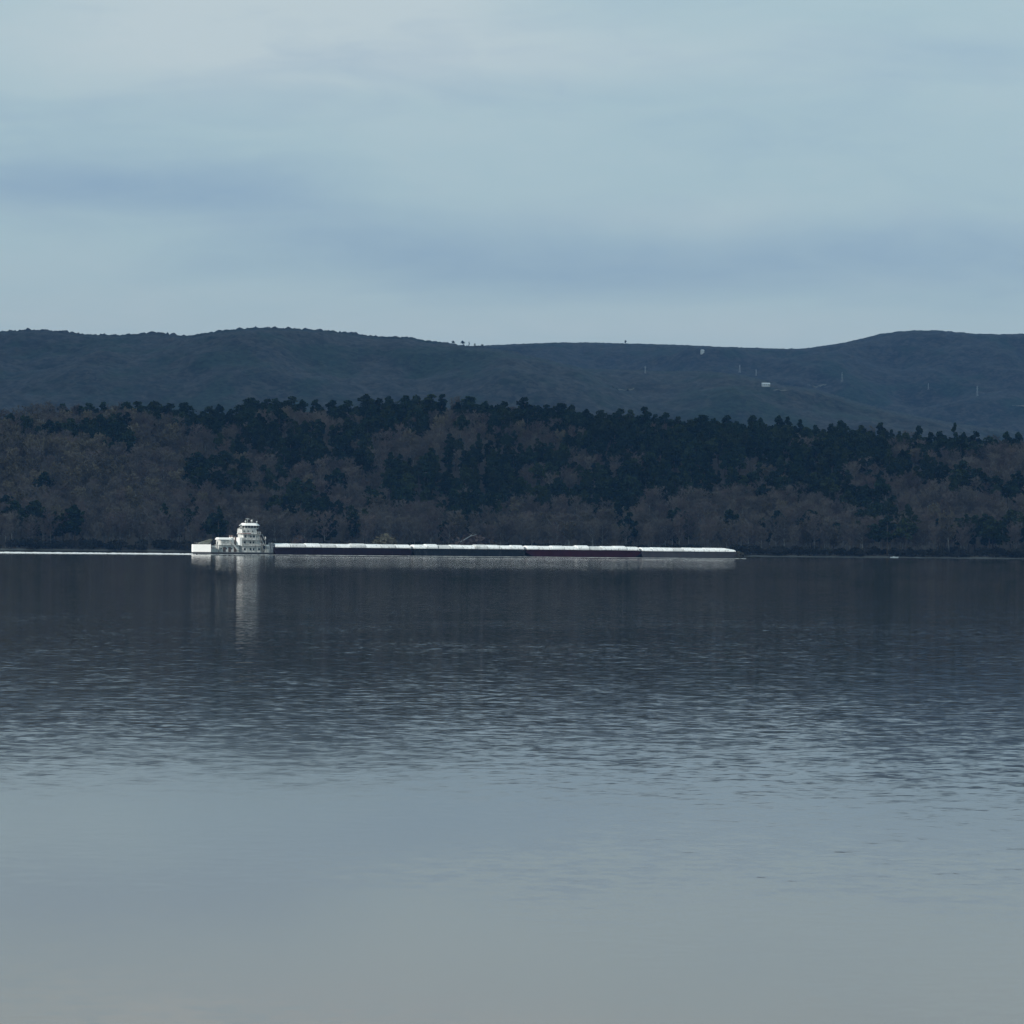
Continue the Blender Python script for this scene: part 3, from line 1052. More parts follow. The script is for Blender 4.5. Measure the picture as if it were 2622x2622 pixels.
# singular trees and shrubs of the hill
for nm, kind, px, py, Y, H, wd, lab, ct in (
        ('pale_tree', 'pale', 102, 1074, 2385, 9, .9, 'pale bleached round crown near the hilltop, the whitest tree of the slope', 'tree'),
        ('shrub', 'bush', 765, 1370, 2046, 8, .75, 'orange-tan shrub on the bank above the barge next to the towboat', 'shrub'),
        ('shrub', 'bush', 985, 1368, 2046, 10, .9, 'olive-tan shrub on the bank above the purplish-black barge', 'shrub'),
        ('shrub', 'bush', 1208, 1368, 2046, 10, 1.5, 'broad olive brush mound with a pale branch across it, above the barges', 'shrub'),
        ('russet_tree', 'russet', 180, 1300, 2052, 17, .9, 'reddish-brown tree at the waterside between the frame edge and the towboat', 'tree'),
        ('russet_tree', 'russet', 555, 1325, 2052, 14, .8, 'reddish-brown tree at the waterside just behind the towboat stern', 'tree'),
        ('shrub', 'bush', 1888, 1412, 2036, 4.5, 1.8, 'low tan brush at the waterline beside the bow of the lead barge', 'shrub')):
    p = at(px, py, Y)
    gz = float(hill_z(np.array([p.x]), np.array([Y]))[0])
    r = place_tree(nm, kind, p.x, Y, gz, max(p.z - gz, 3.5), wd, 1.0)
    tag(r, lab, ct)
p = at(1208, 1375, 2040)
mb = MB()
mb.tube((-7.5, 0, -2.5), (-1, 0, 1.5), 0.35, 0.25).tube((-1, 0, 1.5), (3, 0, 2.6), 0.25, 0.12).tube((-1, 0, 1.5), (0.5, 0.6, 3.2), 0.12, 0.05)
o = mb.build('dead_branch', M['pylon'])
o.location = (p.x, 2038, p.z - 1.0)
tag(o, 'pale fallen trunk leaning across the olive brush mound on the bank', 'branch')

# single trees standing on the mountain skyline
M['ridge_leaf'] = foliage_mat('ridge_foliage', (0.035, 0.045, 0.028), (0.055, 0.06, 0.035))
mt_list = [(5, 847, 6, 'pine_round'), (25, 845, 9, 'pine_broad'), (50, 845, 9, 'pine_broad'), (80, 847, 9, 'pine_round'), (108, 846, 10, 'pine_round'), (135, 852, 9, 'pine_broad'), (165, 857, 8, 'pine_round'), (180, 857, 8, 'pine_round'), (203, 860, 9, 'pine_broad'),
           (225, 862, 8, 'pine_round'), (242, 861, 8, 'pine_round'), (266, 858, 8, 'pine_round'), (325, 857, 9, 'pine_broad'), (345, 857, 9, 'pine_broad'), (655, 841, 8, 'pine_broad'), (675, 841, 8, 'pine_broad'), (707, 840, 8, 'pine_round'), (728, 842, 7, 'pine_round'),
           (975, 864, 8, 'pine_broad'), (1005, 866, 8, 'pine_round'), (1030, 863, 9, 'pine_broad'), (1040, 865, 8, 'pine_round'), (1095, 874, 7, 'pine_round'), (1160, 873, 9, 'pine_broad'), (1184, 873, 11, 'pine_broad'), (1201, 875, 11, 'pine_spire'), (1216, 880, 8, 'pine_round'), (1235, 882, 8, 'pine_broad')]
for i, (px, py, H, kind) in enumerate(mt_list):
    p = at(px, py - 0.8, Y_NEAR - 20)
    gz = p.z - H * 1.25
    r = place_tree('ridge_tree', kind, p.x, p.y, gz, H * 1.25, 1.25)
    tag(r, f"small dark tree on the mountain skyline, {ordinal(i + 1)} of the skyline trees from left", 'tree', 'trees along the mountain skyline')
p = at(1602, 871, Y_FAR)
r = place_tree('ridge_tree', 'pine_round', p.x, p.y, p.z - 14, 14, 1.2)
tag(r, 'lone tree standing up from the smooth far mountain ridge', 'tree')

# ------------------------------------------------------------------ pylons and houses on the mountain
pyl0 = None
pylon_at = [(1652, 946, 22), (1894, 943, 26), (1936, 952, 24), (2156, 968, 34), (2377, 991, 24), (2502, 1006, 34)]
for i, (px, py, H) in enumerate(pylon_at):
    p, gz = hit_mountain(px, py + 10)
    if pyl0 is None:
        root = empty('utility_pylon')
        b = MB()
        for a_, b_ in ((-1, -1), (1, -1), (1, 1), (-1, 1)):
            b.tube((a_ * 2.4, b_ * 2.4, -6), (a_ * 0.7, b_ * 0.7, 24), 0.26, 0.20, 4)
        for k in range(5):
            z0, z1 = k * 4.8, (k + 1) * 4.8
            w0, w1 = 2.2 - 0.3 * k, 2.2 - 0.3 * (k + 1)
            b.tube((-w0, -w0, z0), (w1, -w1, z1), 0.18, n=4).tube((w0, -w0, z0), (-w1, -w1, z1), 0.18, n=4)
        b.build('lattice_mast', M['pylon'], root)
        c = MB()
        c.tube((-5, 0, 21), (5, 0, 21), 0.35, n=4).tube((-4, 0, 25), (4, 0, 25), 0.35, n=4).tube((0, 0, 24), (0, 0, 28), 0.35, 0.1, 4)
        c.build('cross_arm', M['pylon'], root)
        pyl0 = root
        r = root
    else:
        r = pyl0.copy()
        COL.objects.link(r)
        for ch in pyl0.children:
            c = ch.copy()
            COL.objects.link(c)
            c.parent = r
    r.location = (p.x, p.y, gz - 3)
    r.scale = (H / 30,) * 3
    r.rotation_euler = (0, 0, 0.5 + 0.3 * i)
    tag(r, f"thin pale utility pylon on the far mountainside, {ordinal(i + 1)} of the pylons from left", 'pylon', 'pylons crossing the mountainside')


def house(px, py, w_, d_, h_, lab, rz=0.15):
    p, gz = hit_mountain(px, py)
    root = empty('house', (p.x, p.y - 8, max(gz, p.z) + 0.5), rz)
    b = MB()
    b.box(-w_ / 2, w_ / 2, -d_ / 2, d_ / 2, -8, h_)
    b.build('wall', M['wall_pale'], root)
    rf = MB()
    rf.add([(-w_ / 2 - .5, -d_ / 2 - .5, h_), (w_ / 2 + .5, -d_ / 2 - .5, h_), (w_ / 2 + .5, d_ / 2 + .5, h_), (-w_ / 2 - .5, d_ / 2 + .5, h_), (-w_ / 2 - .5, 0, h_ + 2.6), (w_ / 2 + .5, 0, h_ + 2.6)],
           [(0, 3, 2, 1), (0, 1, 5, 4), (2, 3, 4, 5), (1, 2, 5), (3, 0, 4)])
    rf.build('roof', M['roof_tin'], root)
    for k in range(3):
        x0 = -w_ / 2 + w_ * (k + 0.7) / 3.6
        MB().box(x0, x0 + 1.1, -d_ / 2 - 0.06, -d_ / 2 + 0.02, 1.0, 2.3).build('window', M['glass'], root)
    MB().box(w_ / 2 - 2.0, w_ / 2 - 1.0, -d_ / 2 - 0.06, -d_ / 2 + 0.02, 0.0, 2.1).build('door', M['dark_door'], root)
    tag(root, lab, 'house')


house(1960, 990, 16, 10, 3.6, 'long bright white house among the woods of the far mountainside')
house(1798, 906, 8, 8, 5.5, 'small pale house high on the mountainside just under the ridge line', 0.6)


# ------------------------------------------------------------------ towboat
TH = R(17)
Y_BOAT = 1556.0
BO = Vector((wx(487, Y_BOAT), Y_BOAT, 0.0))          # port stern corner
fwd = Vector((math.cos(TH), math.sin(TH), 0))
stb = Vector((math.sin(TH), -math.cos(TH), 0))
BEAM = 10.4
boat = empty('towboat', BO + stb * BEAM / 2, TH)
boat.scale = (0.91, 1, 1)
tag(boat, 'white four-decked towboat with black hull pushing a string of covered barges', 'towboat')
HB = BEAM / 2


def part(b, name, mat, parent=None):
    return b.build(name, M[mat], parent if parent else boat)


hl = [(0.0, -HB + 3.4), (8.8, -HB), (42.6, -HB), (42.6, HB), (8.8, HB), (0.0, HB - 3.4)]
hb_ = MB()
hb_.prism([(x + 0.5, y * 0.97) for x, y in hl], -1.5, 0.0)
hb_.prism(hl, 0.0, 1.15)
part(hb_, 'hull', 'black')
dk = MB()
dk.prism(hl, 1.153, 1.30)
part(dk, 'deck', 'deck')
# stern bulwark: tall white plate round the stern, open above
sb_ = MB()
for (a, b_) in (((8.8, -HB), (0.0, -HB + 3.4)), ((0.0, -HB + 3.4), (0.0, HB - 3.4)), ((0.0, HB - 3.4), (8.8, HB))):
    d = Vector((b_[0] - a[0], b_[1] - a[1])).normalized()
    n_ = Vector((-d.y, d.x)) * -0.12
    sb_.prism([(a[0], a[1]), (b_[0], b_[1]), (b_[0] + n_.x, b_[1] + n_.y), (a[0] + n_.x, a[1] + n_.y)][::-1], 1.302, 4.9)
bul = part(sb_, 'stern_bulwark', 'white_lit')
rl = MB()
for i in range(5):
    x = 1.6 + i * 1.7
    yy = -HB + 3.4 - 3.4 * x / 8.8 + 0.1
    rl.tube((x, yy, 4.9), (x, yy, 5.6), 0.05, n=4)
rl.tube((0.6, -HB + 3.25, 5.6), (8.8, -HB + 0.1, 5.6), 0.06, n=4)
part(rl, 'rail', 'steel', bul)
# canvas-covered skiff on chocks above the stern, bow up
sk = MB()
sk.prof([(2.6, 5.0), (8.2, 5.0), (10.6, 7.3), (9.6, 7.5), (6.5, 6.6), (3.6, 5.8)], -1.6, 0.4)
skiff = part(sk, 'skiff_cover', 'canvas')
skl = MB()
skl.box(3.5, 4.0, -1.55, 0.35, 1.302, 4.99).box(7.6, 8.1, -1.55, 0.35, 1.302, 4.99)
part(skl, 'chock', 'deck', skiff)
# deck gear abaft the house
for (x, y) in ((10.2, -3.0), (12.0, -2.6)):
    g = MB()
    g.tube((x, y - 1.0, 2.2), (x, y + 1.0, 2.2), 0.75, n=12).box(x - 0.9, x + 0.9, y - 1.25, y - 1.05, 1.302, 3.0).box(x - 0.9, x + 0.9, y + 1.05, y + 1.25, 1.302, 3.0)
    wn = part(g, 'winch', 'grey')
g = MB()
g.tube((9.6, -HB + 1.0, 3.7), (11.6, -HB + 1.0, 3.7), 0.65, n=10).tube((10.0, -HB + 1.0, 1.302), (10.0, -HB + 1.0, 3.2), 0.12, n=5).tube((11.2, -HB + 1.0, 1.302), (11.2, -HB + 1.0, 3.2), 0.12, n=5)
part(g, 'life_raft', 'white')

# aft deckhouse over the engines
DH = MB()
DH.box(13.4, 24.3, -3.9, 3.9, 1.302, 4.6)
aft = part(DH, 'aft_deckhouse', 'white')
part(MB().box(13.0, 24.3, -4.6, 4.6, 4.602, 4.78), 'deckhouse_roof', 'white', aft)
for x in (15.6, 18.4, 21.4):
    part(MB().box(x, x + 1.5, -3.95, -3.89, 1.35, 3.7), 'door', 'dark_door', aft)
for x in (14.3, 17.1, 20.0, 22.9):
    part(MB().box(x, x + 0.6, -3.95, -3.89, 2.6, 3.3), 'window', 'glass', aft)
UH = MB()
UH.prism([(13.4, -3.0), (14.6, -3.9), (20.0, -3.9), (20.0, 3.9), (14.6, 3.9), (13.4, 3.0)], 4.783, 7.3)
uh = part(UH, 'engine_casing', 'white')
part(MB().box(13.0, 20.3, -4.3, 4.3, 7.303, 8.3, 0.5, 0.9), 'casing_roof', 'white_lit', uh)
for x in (15.5, 17.6):
    part(MB().box(x, x + 1.1, -3.96, -3.89, 5.6, 6.8), 'louvre', 'grey', uh)
for y in (-2.6, 2.6):
    st = MB()
    st.tube((20.9, y, 4.783), (20.9, y, 8.6), 0.62, 0.55, 12)
    s0 = part(st, 'exhaust_stack', 'white_lit')
    part(MB().tube((20.9, y, 8.6), (20.9, y, 9.4), 0.57, 0.57, 12), 'stack_top', 'brown', s0)
    st = MB()
    st.tube((22.5, y, 4.783), (22.5, y, 8.2), 0.50, 0.45, 12).tube((22.5, y, 8.2), (22.1, y, 8.9), 0.45, 0.45, 10)
    part(st, 'exhaust_stack', 'brown')
lad = MB()
lad.add([(18.6, -4.7, 7.3), (19.3, -4.7, 7.5), (24.0, -4.7, 2.4), (23.2, -4.7, 2.2), (18.6, -4.0, 7.3), (19.3, -4.0, 7.5), (24.0, -4.0, 2.4), (23.2, -4.0, 2.2)],
        [(0, 1, 2, 3), (7, 6, 5, 4), (0, 4, 5, 1), (1, 5, 6, 2), (2, 6, 7, 3), (3, 7, 4, 0)])
part(lad, 'stairway', 'white')

# main deckhouse: three full decks, each with walk-round gallery, windows and doors
decks = [(24.6, 36.6, 4.1, 1.302, 4.3), (24.6, 36.0, 4.0, 4.5, 7.2), (24.9, 35.4, 3.8, 7.4, 10.0)]
for li, (x0, x1, hw, z0, z1) in enumerate(decks):
    b = MB()
    b.prism([(x0, -hw + 1.6), (x0 + 1.6, -hw), (x1 - 1.0, -hw), (x1, -hw + 1.0), (x1, hw - 1.0), (x1 - 1.0, hw), (x0 + 1.6, hw), (x0, hw - 1.6)], z0, z1)
    hs = part(b, 'deckhouse_wall', 'white')
    ov = 0.95
    part(MB().prism([(x0 - 0.5, -hw + 0.8), (x0 + 1.2, -hw - ov), (x1 + 0.3, -hw - ov), (x1 + 0.9, -hw + 0.6), (x1 + 0.9, hw - 0.6), (x1 + 0.3, hw + ov), (x0 + 1.2, hw + ov), (x0 - 0.5, hw - 0.8)], z1 + 0.003, z1 + 0.19),
         'gallery_deck', 'white', hs)
    k = 0
    x = x0 + 2.2
    while x < x1 - 1.8:
        if k % 3 == 1:
            part(MB().box(x, x + 0.8, -hw - 0.05, -hw + 0.02, z0 + 0.05, z0 + 2.0), 'door', 'grey', hs)
            part(MB().box(x, x + 0.8, hw - 0.02, hw + 0.05, z0 + 0.05, z0 + 2.0), 'door', 'grey', hs)
        else:
            part(MB().box(x, x + 1.0, -hw - 0.05, -hw + 0.02, z0 + 0.9, z0 + 2.0), 'window', 'glass', hs)
            part(MB().box(x, x + 0.8, hw - 0.02, hw + 0.05, z0 + 1.1, z0 + 1.9), 'window', 'glass', hs)
        x += 1.55
        k += 1
    r_ = MB()
    zt = z1 + 0.19
    for y in (-hw - ov + 0.06, hw + ov - 0.06):
        n = 9
        for i in range(n + 1):
            xx = x0 + 1.2 + (x1 - x0 - 0.9) * i / n
            r_.tube((xx, y, zt), (xx, y, zt + 1.0), 0.045, n=4)
        for hh in (0.35, 0.68, 1.0):
            r_.tube((x0 + 1.2, y, zt + hh), (x1 + 0.3, y, zt + hh), 0.045, n=4)
    part(r_, 'railing', 'white', hs)
    # stanchions that carry the gallery
    pl = MB()
    for i in range(5):
        xx = x0 + 1.5 + (x1 - x0 - 1.6) * i / 4
        for y in (-hw - ov + 0.1, hw + ov - 0.1):
            pl.tube((xx, y, z0 + 0.2), (xx, y, z1), 0.06, n=5)
    part(pl, 'stanchion', 'white', hs)
# rounded white casing on the after end of the main house
cs = MB()
cs.prism([(22.6, -2.2), (23.4, -4.0), (24.5, -4.55), (25.7, -4.55), (25.7, 2.0), (22.6, 2.0)], 4.50, 8.4, 0.05)
part(cs, 'vent_casing', 'white_lit')
# trunk under the wheelhouse with red rail band
tk = MB()
tk.prism([(24.6, -2.4), (25.8, -3.5), (31.0, -3.5), (34.0, -3.3), (34.0, 3.3), (25.8, 3.5), (24.6, 2.4)], 10.2, 12.7, 0.04)
trunk_ = part(tk, 'wheelhouse_base', 'white')
part(MB().prism([(23.6, -4.3), (30.4, -4.86), (30.4, -4.74), (23.6, -4.1)], 10.22, 10.50), 'trim_band', 'red', trunk_)
for x in (26.6, 28.8, 31.2):
    part(MB().box(x, x + 0.7, -3.56, -3.40, 11.0, 11.8), 'window', 'glass', trunk_)
# wheelhouse: sill wall, window band, visor roof
wh = MB()
wp = [(26.4, -2.4), (27.4, -3.3), (33.6, -3.3), (35.0, -2.2), (35.0, 2.2), (33.6, 3.3), (27.4, 3.3), (26.4, 2.4)]
wh.prism(wp, 12.703, 13.05)
whs = part(wh, 'wheelhouse', 'white')
part(MB().prism([(30.7 + (x - 30.7) * 0.98, y * 0.98) for x, y in wp], 13.053, 14.15), 'window_band', 'glass', whs)
mu = MB()
for i in range(8):
    a, b_ = Vector((*wp[i], 0)), Vector((*wp[(i + 1) % 8], 0))
    m_ = 4 if (a - b_).length > 4 else 1
    for j in range(m_):
        q = a + (b_ - a) * j / m_
        mu.tube((q.x, q.y, 13.05), (q.x, q.y, 14.15), 0.09, n=4)
part(mu, 'window_frame', 'white', whs)
vr = MB()
big = [(30.7 + (x - 30.7) * 1.16, y * 1.30) for x, y in wp]
vr.prism(big, 14.153, 15.4, 0.28)
part(vr, 'wheelhouse_roof', 'white_lit', whs)
for x, y, h_, r_ in ((28.2, -1.6, 1.1, 0.42), (31.6, -1.2, 1.5, 0.55), (34.3, -1.6, 0.9, 0.35)):
    b = MB()
    b.tube((x, y, 15.4), (x, y, 15.4 + h_ * 0.5), 0.10, n=6)
    for i in range(6):
        t0, t1 = i / 6 * math.pi - math.pi / 2, (i + 1) / 6 * math.pi - math.pi / 2
        b.tube((x, y, 15.4 + h_ * 0.75 + r_ * math.sin(t0)), (x, y, 15.4 + h_ * 0.75 + r_ * math.sin(t1)), r_ * math.cos(t0) + 0.01, r_ * math.cos(t1) + 0.01, 10)
    part(b, 'searchlight', 'white', whs)
ms = MB()
ms.tube((29.6, 0, 15.4), (29.6, 0, 17.9), 0.14, 0.08, 6).tube((28.6, 0, 17.2), (30.6, 0, 17.2), 0.07, n=5).tube((29.6, -1, 16.7), (29.6, 1, 16.7), 0.07, n=5)
mast = part(ms, 'mast', 'grey')
part(MB().box(28.5, 30.7, -0.14, 0.14, 17.32, 17.55), 'radar_bar', 'white', mast)
part(MB().tube((32.9, 1.2, 15.4), (32.9, 1.2, 17.6), 0.05, 0.03, 5), 'antenna', 'grey')
b = MB()
b.box(24.5, 26.0, -3.4, -2.0, 12.703, 13.2).tube((25.2, -2.7, 13.2), (25.2, -2.7, 14.5), 0.10, n=6).tube((24.8, -2.7, 14.2), (25.9, -2.7, 14.5), 0.38, 0.28, 8)
part(b, 'horn', 'white')
# fore deck: stairs, mooring winches, towing knees
b = MB()
for k in range(3):
    z0 = (1.3, 4.5, 7.4)[k]
    z1 = (4.3, 7.2, 10.0)[k]
    b.tube((38.1, -4.2, z0), (36.6, -4.2, z1), 0.16, n=4).tube((38.1, -3.4, z0), (36.6, -3.4, z1), 0.16, n=4)
    for i in range(6):
        t_ = (i + .5) / 6
        xx, zz = 38.1 - 1.5 * t_, z0 + (z1 - z0) * t_
        b.box(xx - .16, xx + .16, -4.2, -3.4, zz - 0.03, zz + 0.03)
part(b, 'ladder', 'grey')
b = MB()
b.tube((38.4, -4.4, 1.3), (38.4, -4.4, 8.4), 0.12, 0.10, 6).tube((38.4, -4.4, 8.0), (38.4, -4.4, 8.9), 0.3, 0.3, 8)
part(b, 'lamp_post', 'white')
b = MB()
b.box(39.0, 40.6, -3.8, -1.2, 4.3, 5.0)
for x in (39.2, 40.4):
    for y in (-4.2, -1.2):
        b.box(x - .12, x + .12, y - .12, y + .12, 1.302, 4.298)
part(b, 'foredeck_locker', 'white_lit')
for y in (-2.9, 2.9):
    b = MB()
    b.prof([(40.7, 1.302), (42.8, 1.302), (42.8, 6.0), (41.9, 6.0), (41.6, 3.2)], y - 0.75, y + 0.75)
    kn = part(b, 'towing_knee', 'steel')
    f_ = MB()
    for z in (2.0, 3.2, 4.4, 5.4):
        f_.box(42.80, 43.05, y - 0.7, y + 0.7, z, z + 0.7)
    part(f_, 'fender', 'tyre', kn)
for x, y in ((39.4, -3.6), (39.2, 0.0), (39.4, 3.6)):
    b = MB()
    b.tube((x, y - 0.8, 2.1), (x, y + 0.8, 2.1), 0.55, n=10).box(x - 0.7, x + 0.7, y - 1.0, y - 0.85, 1.302, 2.8).box(x - 0.7, x + 0.7, y + 0.85, y + 1.0, 1.302, 2.8)
    part(b, 'winch', 'grey')
fd = MB()
for i in range(11):
    x = 10 + i * 2.7
    fd.tube((x, -HB - 0.02, 0.75), (x, -HB - 0.24, 0.75), 0.42, n=10)
part(fd, 'tyre_fender', 'tyre')

# ------------------------------------------------------------------ barges
hull_cols = {
    'purple': paint('purplish_black_hull', (0.011, 0.007, 0.013), 0.7, 0.25, 0.25, (0.03, 0.02, 0.03), 0.5, spec=0.12),
    'slate': paint('slate_blue_hull', (0.010, 0.015, 0.020), 0.7, 0.25, 0.25, (0.045, 0.05, 0.055), 0.6, spec=0.12),
    'red': paint('dark_red_hull', (0.028, 0.006, 0.011), 0.7, 0.2, 0.25, (0.02, 0.01, 0.012), 0.6, spec=0.12),
    'grey': paint('mid_grey_hull', (0.05, 0.052, 0.060), 0.7, 0.15, 0.25, (0.07, 0.05, 0.05), 0.6, spec=0.12),
}
BW = 10.6
start = BO + stb * BEAM / 2 + fwd * 39.3


def barge(s0, L, hullm, rake0, rake1, lab, ztop, bump, front_drop=False):
    root = empty('barge', start + fwd * s0, TH)
    tag(root, lab, 'barge', 'covered barges pushed ahead of the towboat')
    h = BW / 2
    D = 3.2
    # hull side profile with raked ends
    r0, r1 = rake0, rake1
    pts = [(r0, -1.6), (L - r1, -1.6), (L - r1 * 0.45, 0.2), (L - 0.1, D - 0.9), (L - 0.1, D), (0.1, D), (0.1, D - 0.9), (r0 * 0.45, 0.2)]
    b = MB()
    b.prof(pts, -h, h)
    hu = b.build('hull', hullm, root)
    b = MB()
    for k in range(13):
        x = 4 + k * (L - 8) / 12
        b.box(x - 0.08, x + 0.08, -h - 0.06, -h - 0.002, 0.5, D - 0.25)
    b.box(0.4, L - 0.4, -h - 0.10, -h - 0.002, D - 0.22, D - 0.02)
    b.build('rub_rail', hullm, hu)
    # hopper coaming
    c0, c1 = 0.9, L - 0.9
    b = MB()
    b.box(c0, c1, -h + 0.75, -h + 0.95, D + 0.002, ztop).box(c0, c1, h - 0.95, h - 0.75, D + 0.002, ztop)
    b.box(c0, c0 + 0.2, -h + 0.952, h - 0.952, D + 0.002, ztop).box(c1 - 0.2, c1, -h + 0.952, h - 0.952, D + 0.002, ztop)
    b.build('coaming', hullm, root)
    # arched lift covers, each a part, some riding higher on the stacked ones
    n = 9
    w_ = (c1 - c0 + 0.6) / n
    for k in range(n):
        x0 = c0 - 0.3 + k * w_
        lift = 0.7 * bump[k] + random.choice((0.0, 0.0, 0.06, 0.12)) if k < len(bump) else 0.0
        z0 = ztop + 0.003 + lift
        hh = 1.7 + random.uniform(-0.08, 0.08)
        if front_drop and k == n - 1:
            hh2 = 0.9
        else:
            hh2 = hh
        cr = []
        m_ = 12
        for i in range(m_ + 1):
            a = math.pi * i / m_
            cr.append((-(h - 0.55) * math.cos(a) * (1.0), math.sin(a) ** 0.85))
        vs_, fs = [], []
        rows_ = ((x0 + 0.16, 1.0, 0.0), (x0 + 0.45, 1.0, 0.12), (x0 + w_ - 0.45, 1.0, 0.12), (x0 + w_ - 0.16, 1.0, 0.0))
        for ri, (xx, sc_, ad) in enumerate(rows_):
            H_ = hh + (hh2 - hh) * ((xx - x0) / w_) ** 1.6
            for (yy, zz) in cr:
                vs_.append((xx, yy * sc_, z0 + zz * (H_ + ad)))
        mm = m_ + 1
        for ri in range(3):
            for i in range(m_):
                q = ri * mm + i
                fs.append((q, q + 1, q + mm + 1, q + mm))
        fs.append(tuple(range(mm - 1, -1, -1)))
        fs.append(tuple(range(3 * mm, 4 * mm)))
        cv = link_mesh('cover', vs_, fs, M[random.choice(('cover', 'cover', 'cover_worn'))], root)
        if lift > 0:
            link_mesh('cover_skirt', *(lambda q: (q.v, q.f))(MB().box(x0 + 0.15, x0 + w_ - 0.15, -h + 0.62, h - 0.62, ztop + 0.005, ztop + lift)), M['cover'], cv)
    for x in (1.2, L / 2, L - 1.2):
        for y in (-h + 0.4, h - 0.4):
            b = MB()
            b.tube((x - 0.35, y, D), (x - 0.35, y, D + 0.55), 0.13, n=6).tube((x + 0.35, y, D), (x + 0.35, y, D + 0.55), 0.13, n=6)
            b.build('mooring_bitt', M['black'], root)
    return root


barge(0.0, 69.0, hull_cols['purple'], 1.5, 2.0, 'purplish-black hulled barge under clean white covers, coupled to the towboat bow', 3.9, [0, 0, .12, 0, 0, .18, 0, 0, 0])
barge(69.25, 57.8, hull_cols['slate'], 2.5, 3.0, 'slate blue hulled barge under white covers, between the purplish-black and dark red barges', 3.8, [.0, .35, 0, .2, 0, .4, .4, 0, .15])
barge(127.3, 60.2, hull_cols['red'], 9.0, 8.0, 'dark red hulled barge with sloping ends under patched white covers', 3.8, [0, 0, .3, 0, .35, 0, .25, .4, 0])
barge(187.7, 51.5, hull_cols['grey'], 2.0, 7.0, 'mid grey hulled lead barge whose last white cover slopes down to the bow', 3.5, [], True)

# ------------------------------------------------------------------ foam of the wake and the wash along the hulls
mfoam, tf, bf = new_mat('white_foam')
g = N(tf, 'ShaderNodeNewGeometry')
nf = noise(tf, g.outputs['Position'], 1.2, 5.0, 0.7)
cf = mixc(tf, sstep(tf, nf, 0.35, 0.65), (0.55, 0.57, 0.57), (0.82, 0.84, 0.84))
tf.links.new(cf, bf.inputs['Base Color'])
bf.inputs['Roughness'].default_value = 0.7
M['foam'] = mfoam
mwash, tf, bf = new_mat('broken_wash')
g = N(tf, 'ShaderNodeNewGeometry')
nf = noise(tf, g.outputs['Position'], 0.35, 5.0, 0.7)
cf = mixc(tf, sstep(tf, nf, 0.35, 0.7), (0.12, 0.13, 0.13), (0.42, 0.44, 0.43))
tf.links.new(cf, bf.inputs['Base Color'])
bf.inputs['Roughness'].default_value = 0.5
M['wash'] = mwash


def ridge(name, path, hf, wf, mat, label_, cat_):
    """low broken wave crest along a path"""
    vs_, fs = [], []
    m_ = 8
    n = len(path)
    for i, p in enumerate(path):
        q = path[min(i + 1, n - 1)] - path[max(i - 1, 0)]
        d = Vector((q.x, q.y, 0)).normalized()
        sd_ = Vector((-d.y, d.x, 0))
        s_ = i / (n - 1)
        hh, ww = hf(s_), wf(s_)
        for k in range(m_ + 1):
            u_ = k / m_ * 2 - 1
            zz = hh * (1 - u_ * u_) * random.uniform(0.7, 1.2) - 0.03
            v_ = p + sd_ * u_ * ww
            vs_.append((v_.x, v_.y, zz if 0 < k < m_ else -0.05))
    for i in range(n - 1):
        for k in range(m_):
            q = i * (m_ + 1) + k
            fs.append((q, q + m_ + 1, q + m_ + 2, q + 1))
    o = link_mesh(name, vs_, fs, mat, smooth=True)
    tag(o, label_, cat_, None, 'stuff')
    return o


stern = BO + stb * BEAM / 2
ridge('wake', [stern - fwd * (i * 0.8 - 1.5) + Vector((0, 1.2 * math.sin(i * 0.05), 0)) for i in range(230)], lambda s_: 0.50 + 0.18 * s_, lambda s_: 3.0 + 5.0 * s_, M['foam'],
      'long line of white foam trailing behind the towboat stern', 'wake')
ridge('wash', [stern + stb * (BEAM / 2 + 2.0) + fwd * (i * 1.0 + 1.0) for i in range(282)], lambda s_: 0.30 - 0.08 * s_, lambda s_: 1.5, M['wash'],
      'thin pale line of wash along the waterline of towboat and barges', 'wash')
# pale line of mud and drift where the far bank meets the water, right of the tow
pth = []
for i in range(110):
    x = wx(1880, 2040) + i * 2.2
    pth.append(Vector((x, float(shore_y(np.array([x]))[0]) - 3.0, 0)))
M['mud'] = paint('pale_bank_mud', (0.10, 0.10, 0.09), 0.9, 0.25, 0.1)
ridge('bank', pth, lambda s_: 0.5, lambda s_: 2.2, M['mud'], 'low pale mud bank where the wooded shore meets the lake', 'bank')

# small white boat moored at the far bank
px = 2290
xb = wx(px, 2030)
yb = float(shore_y(np.array([xb]))[0]) - 12
sbt = empty('small_boat', (xb, yb, 0), R(4))
sbt.scale = (0.8, 0.8, 0.7)
tag(sbt, 'small white open boat lying at the far bank beyond the barges', 'boat')
b = MB()
b.prof([(-3.4, 0.0), (2.4, 0.0), (3.6, 0.95), (3.5, 1.05), (-3.4, 0.85)], -1.0, 1.0)
b.build('hull', M['white_lit'], sbt)
MB().box(-1.2, 0.3, -0.5, 0.5, 1.0, 1.55, 0.15, 0.1).build('console', M['white'], sbt)
MB().box(-3.9, -3.45, -0.25, 0.25, 0.3, 1.35).build('outboard_motor', M['black'], sbt)

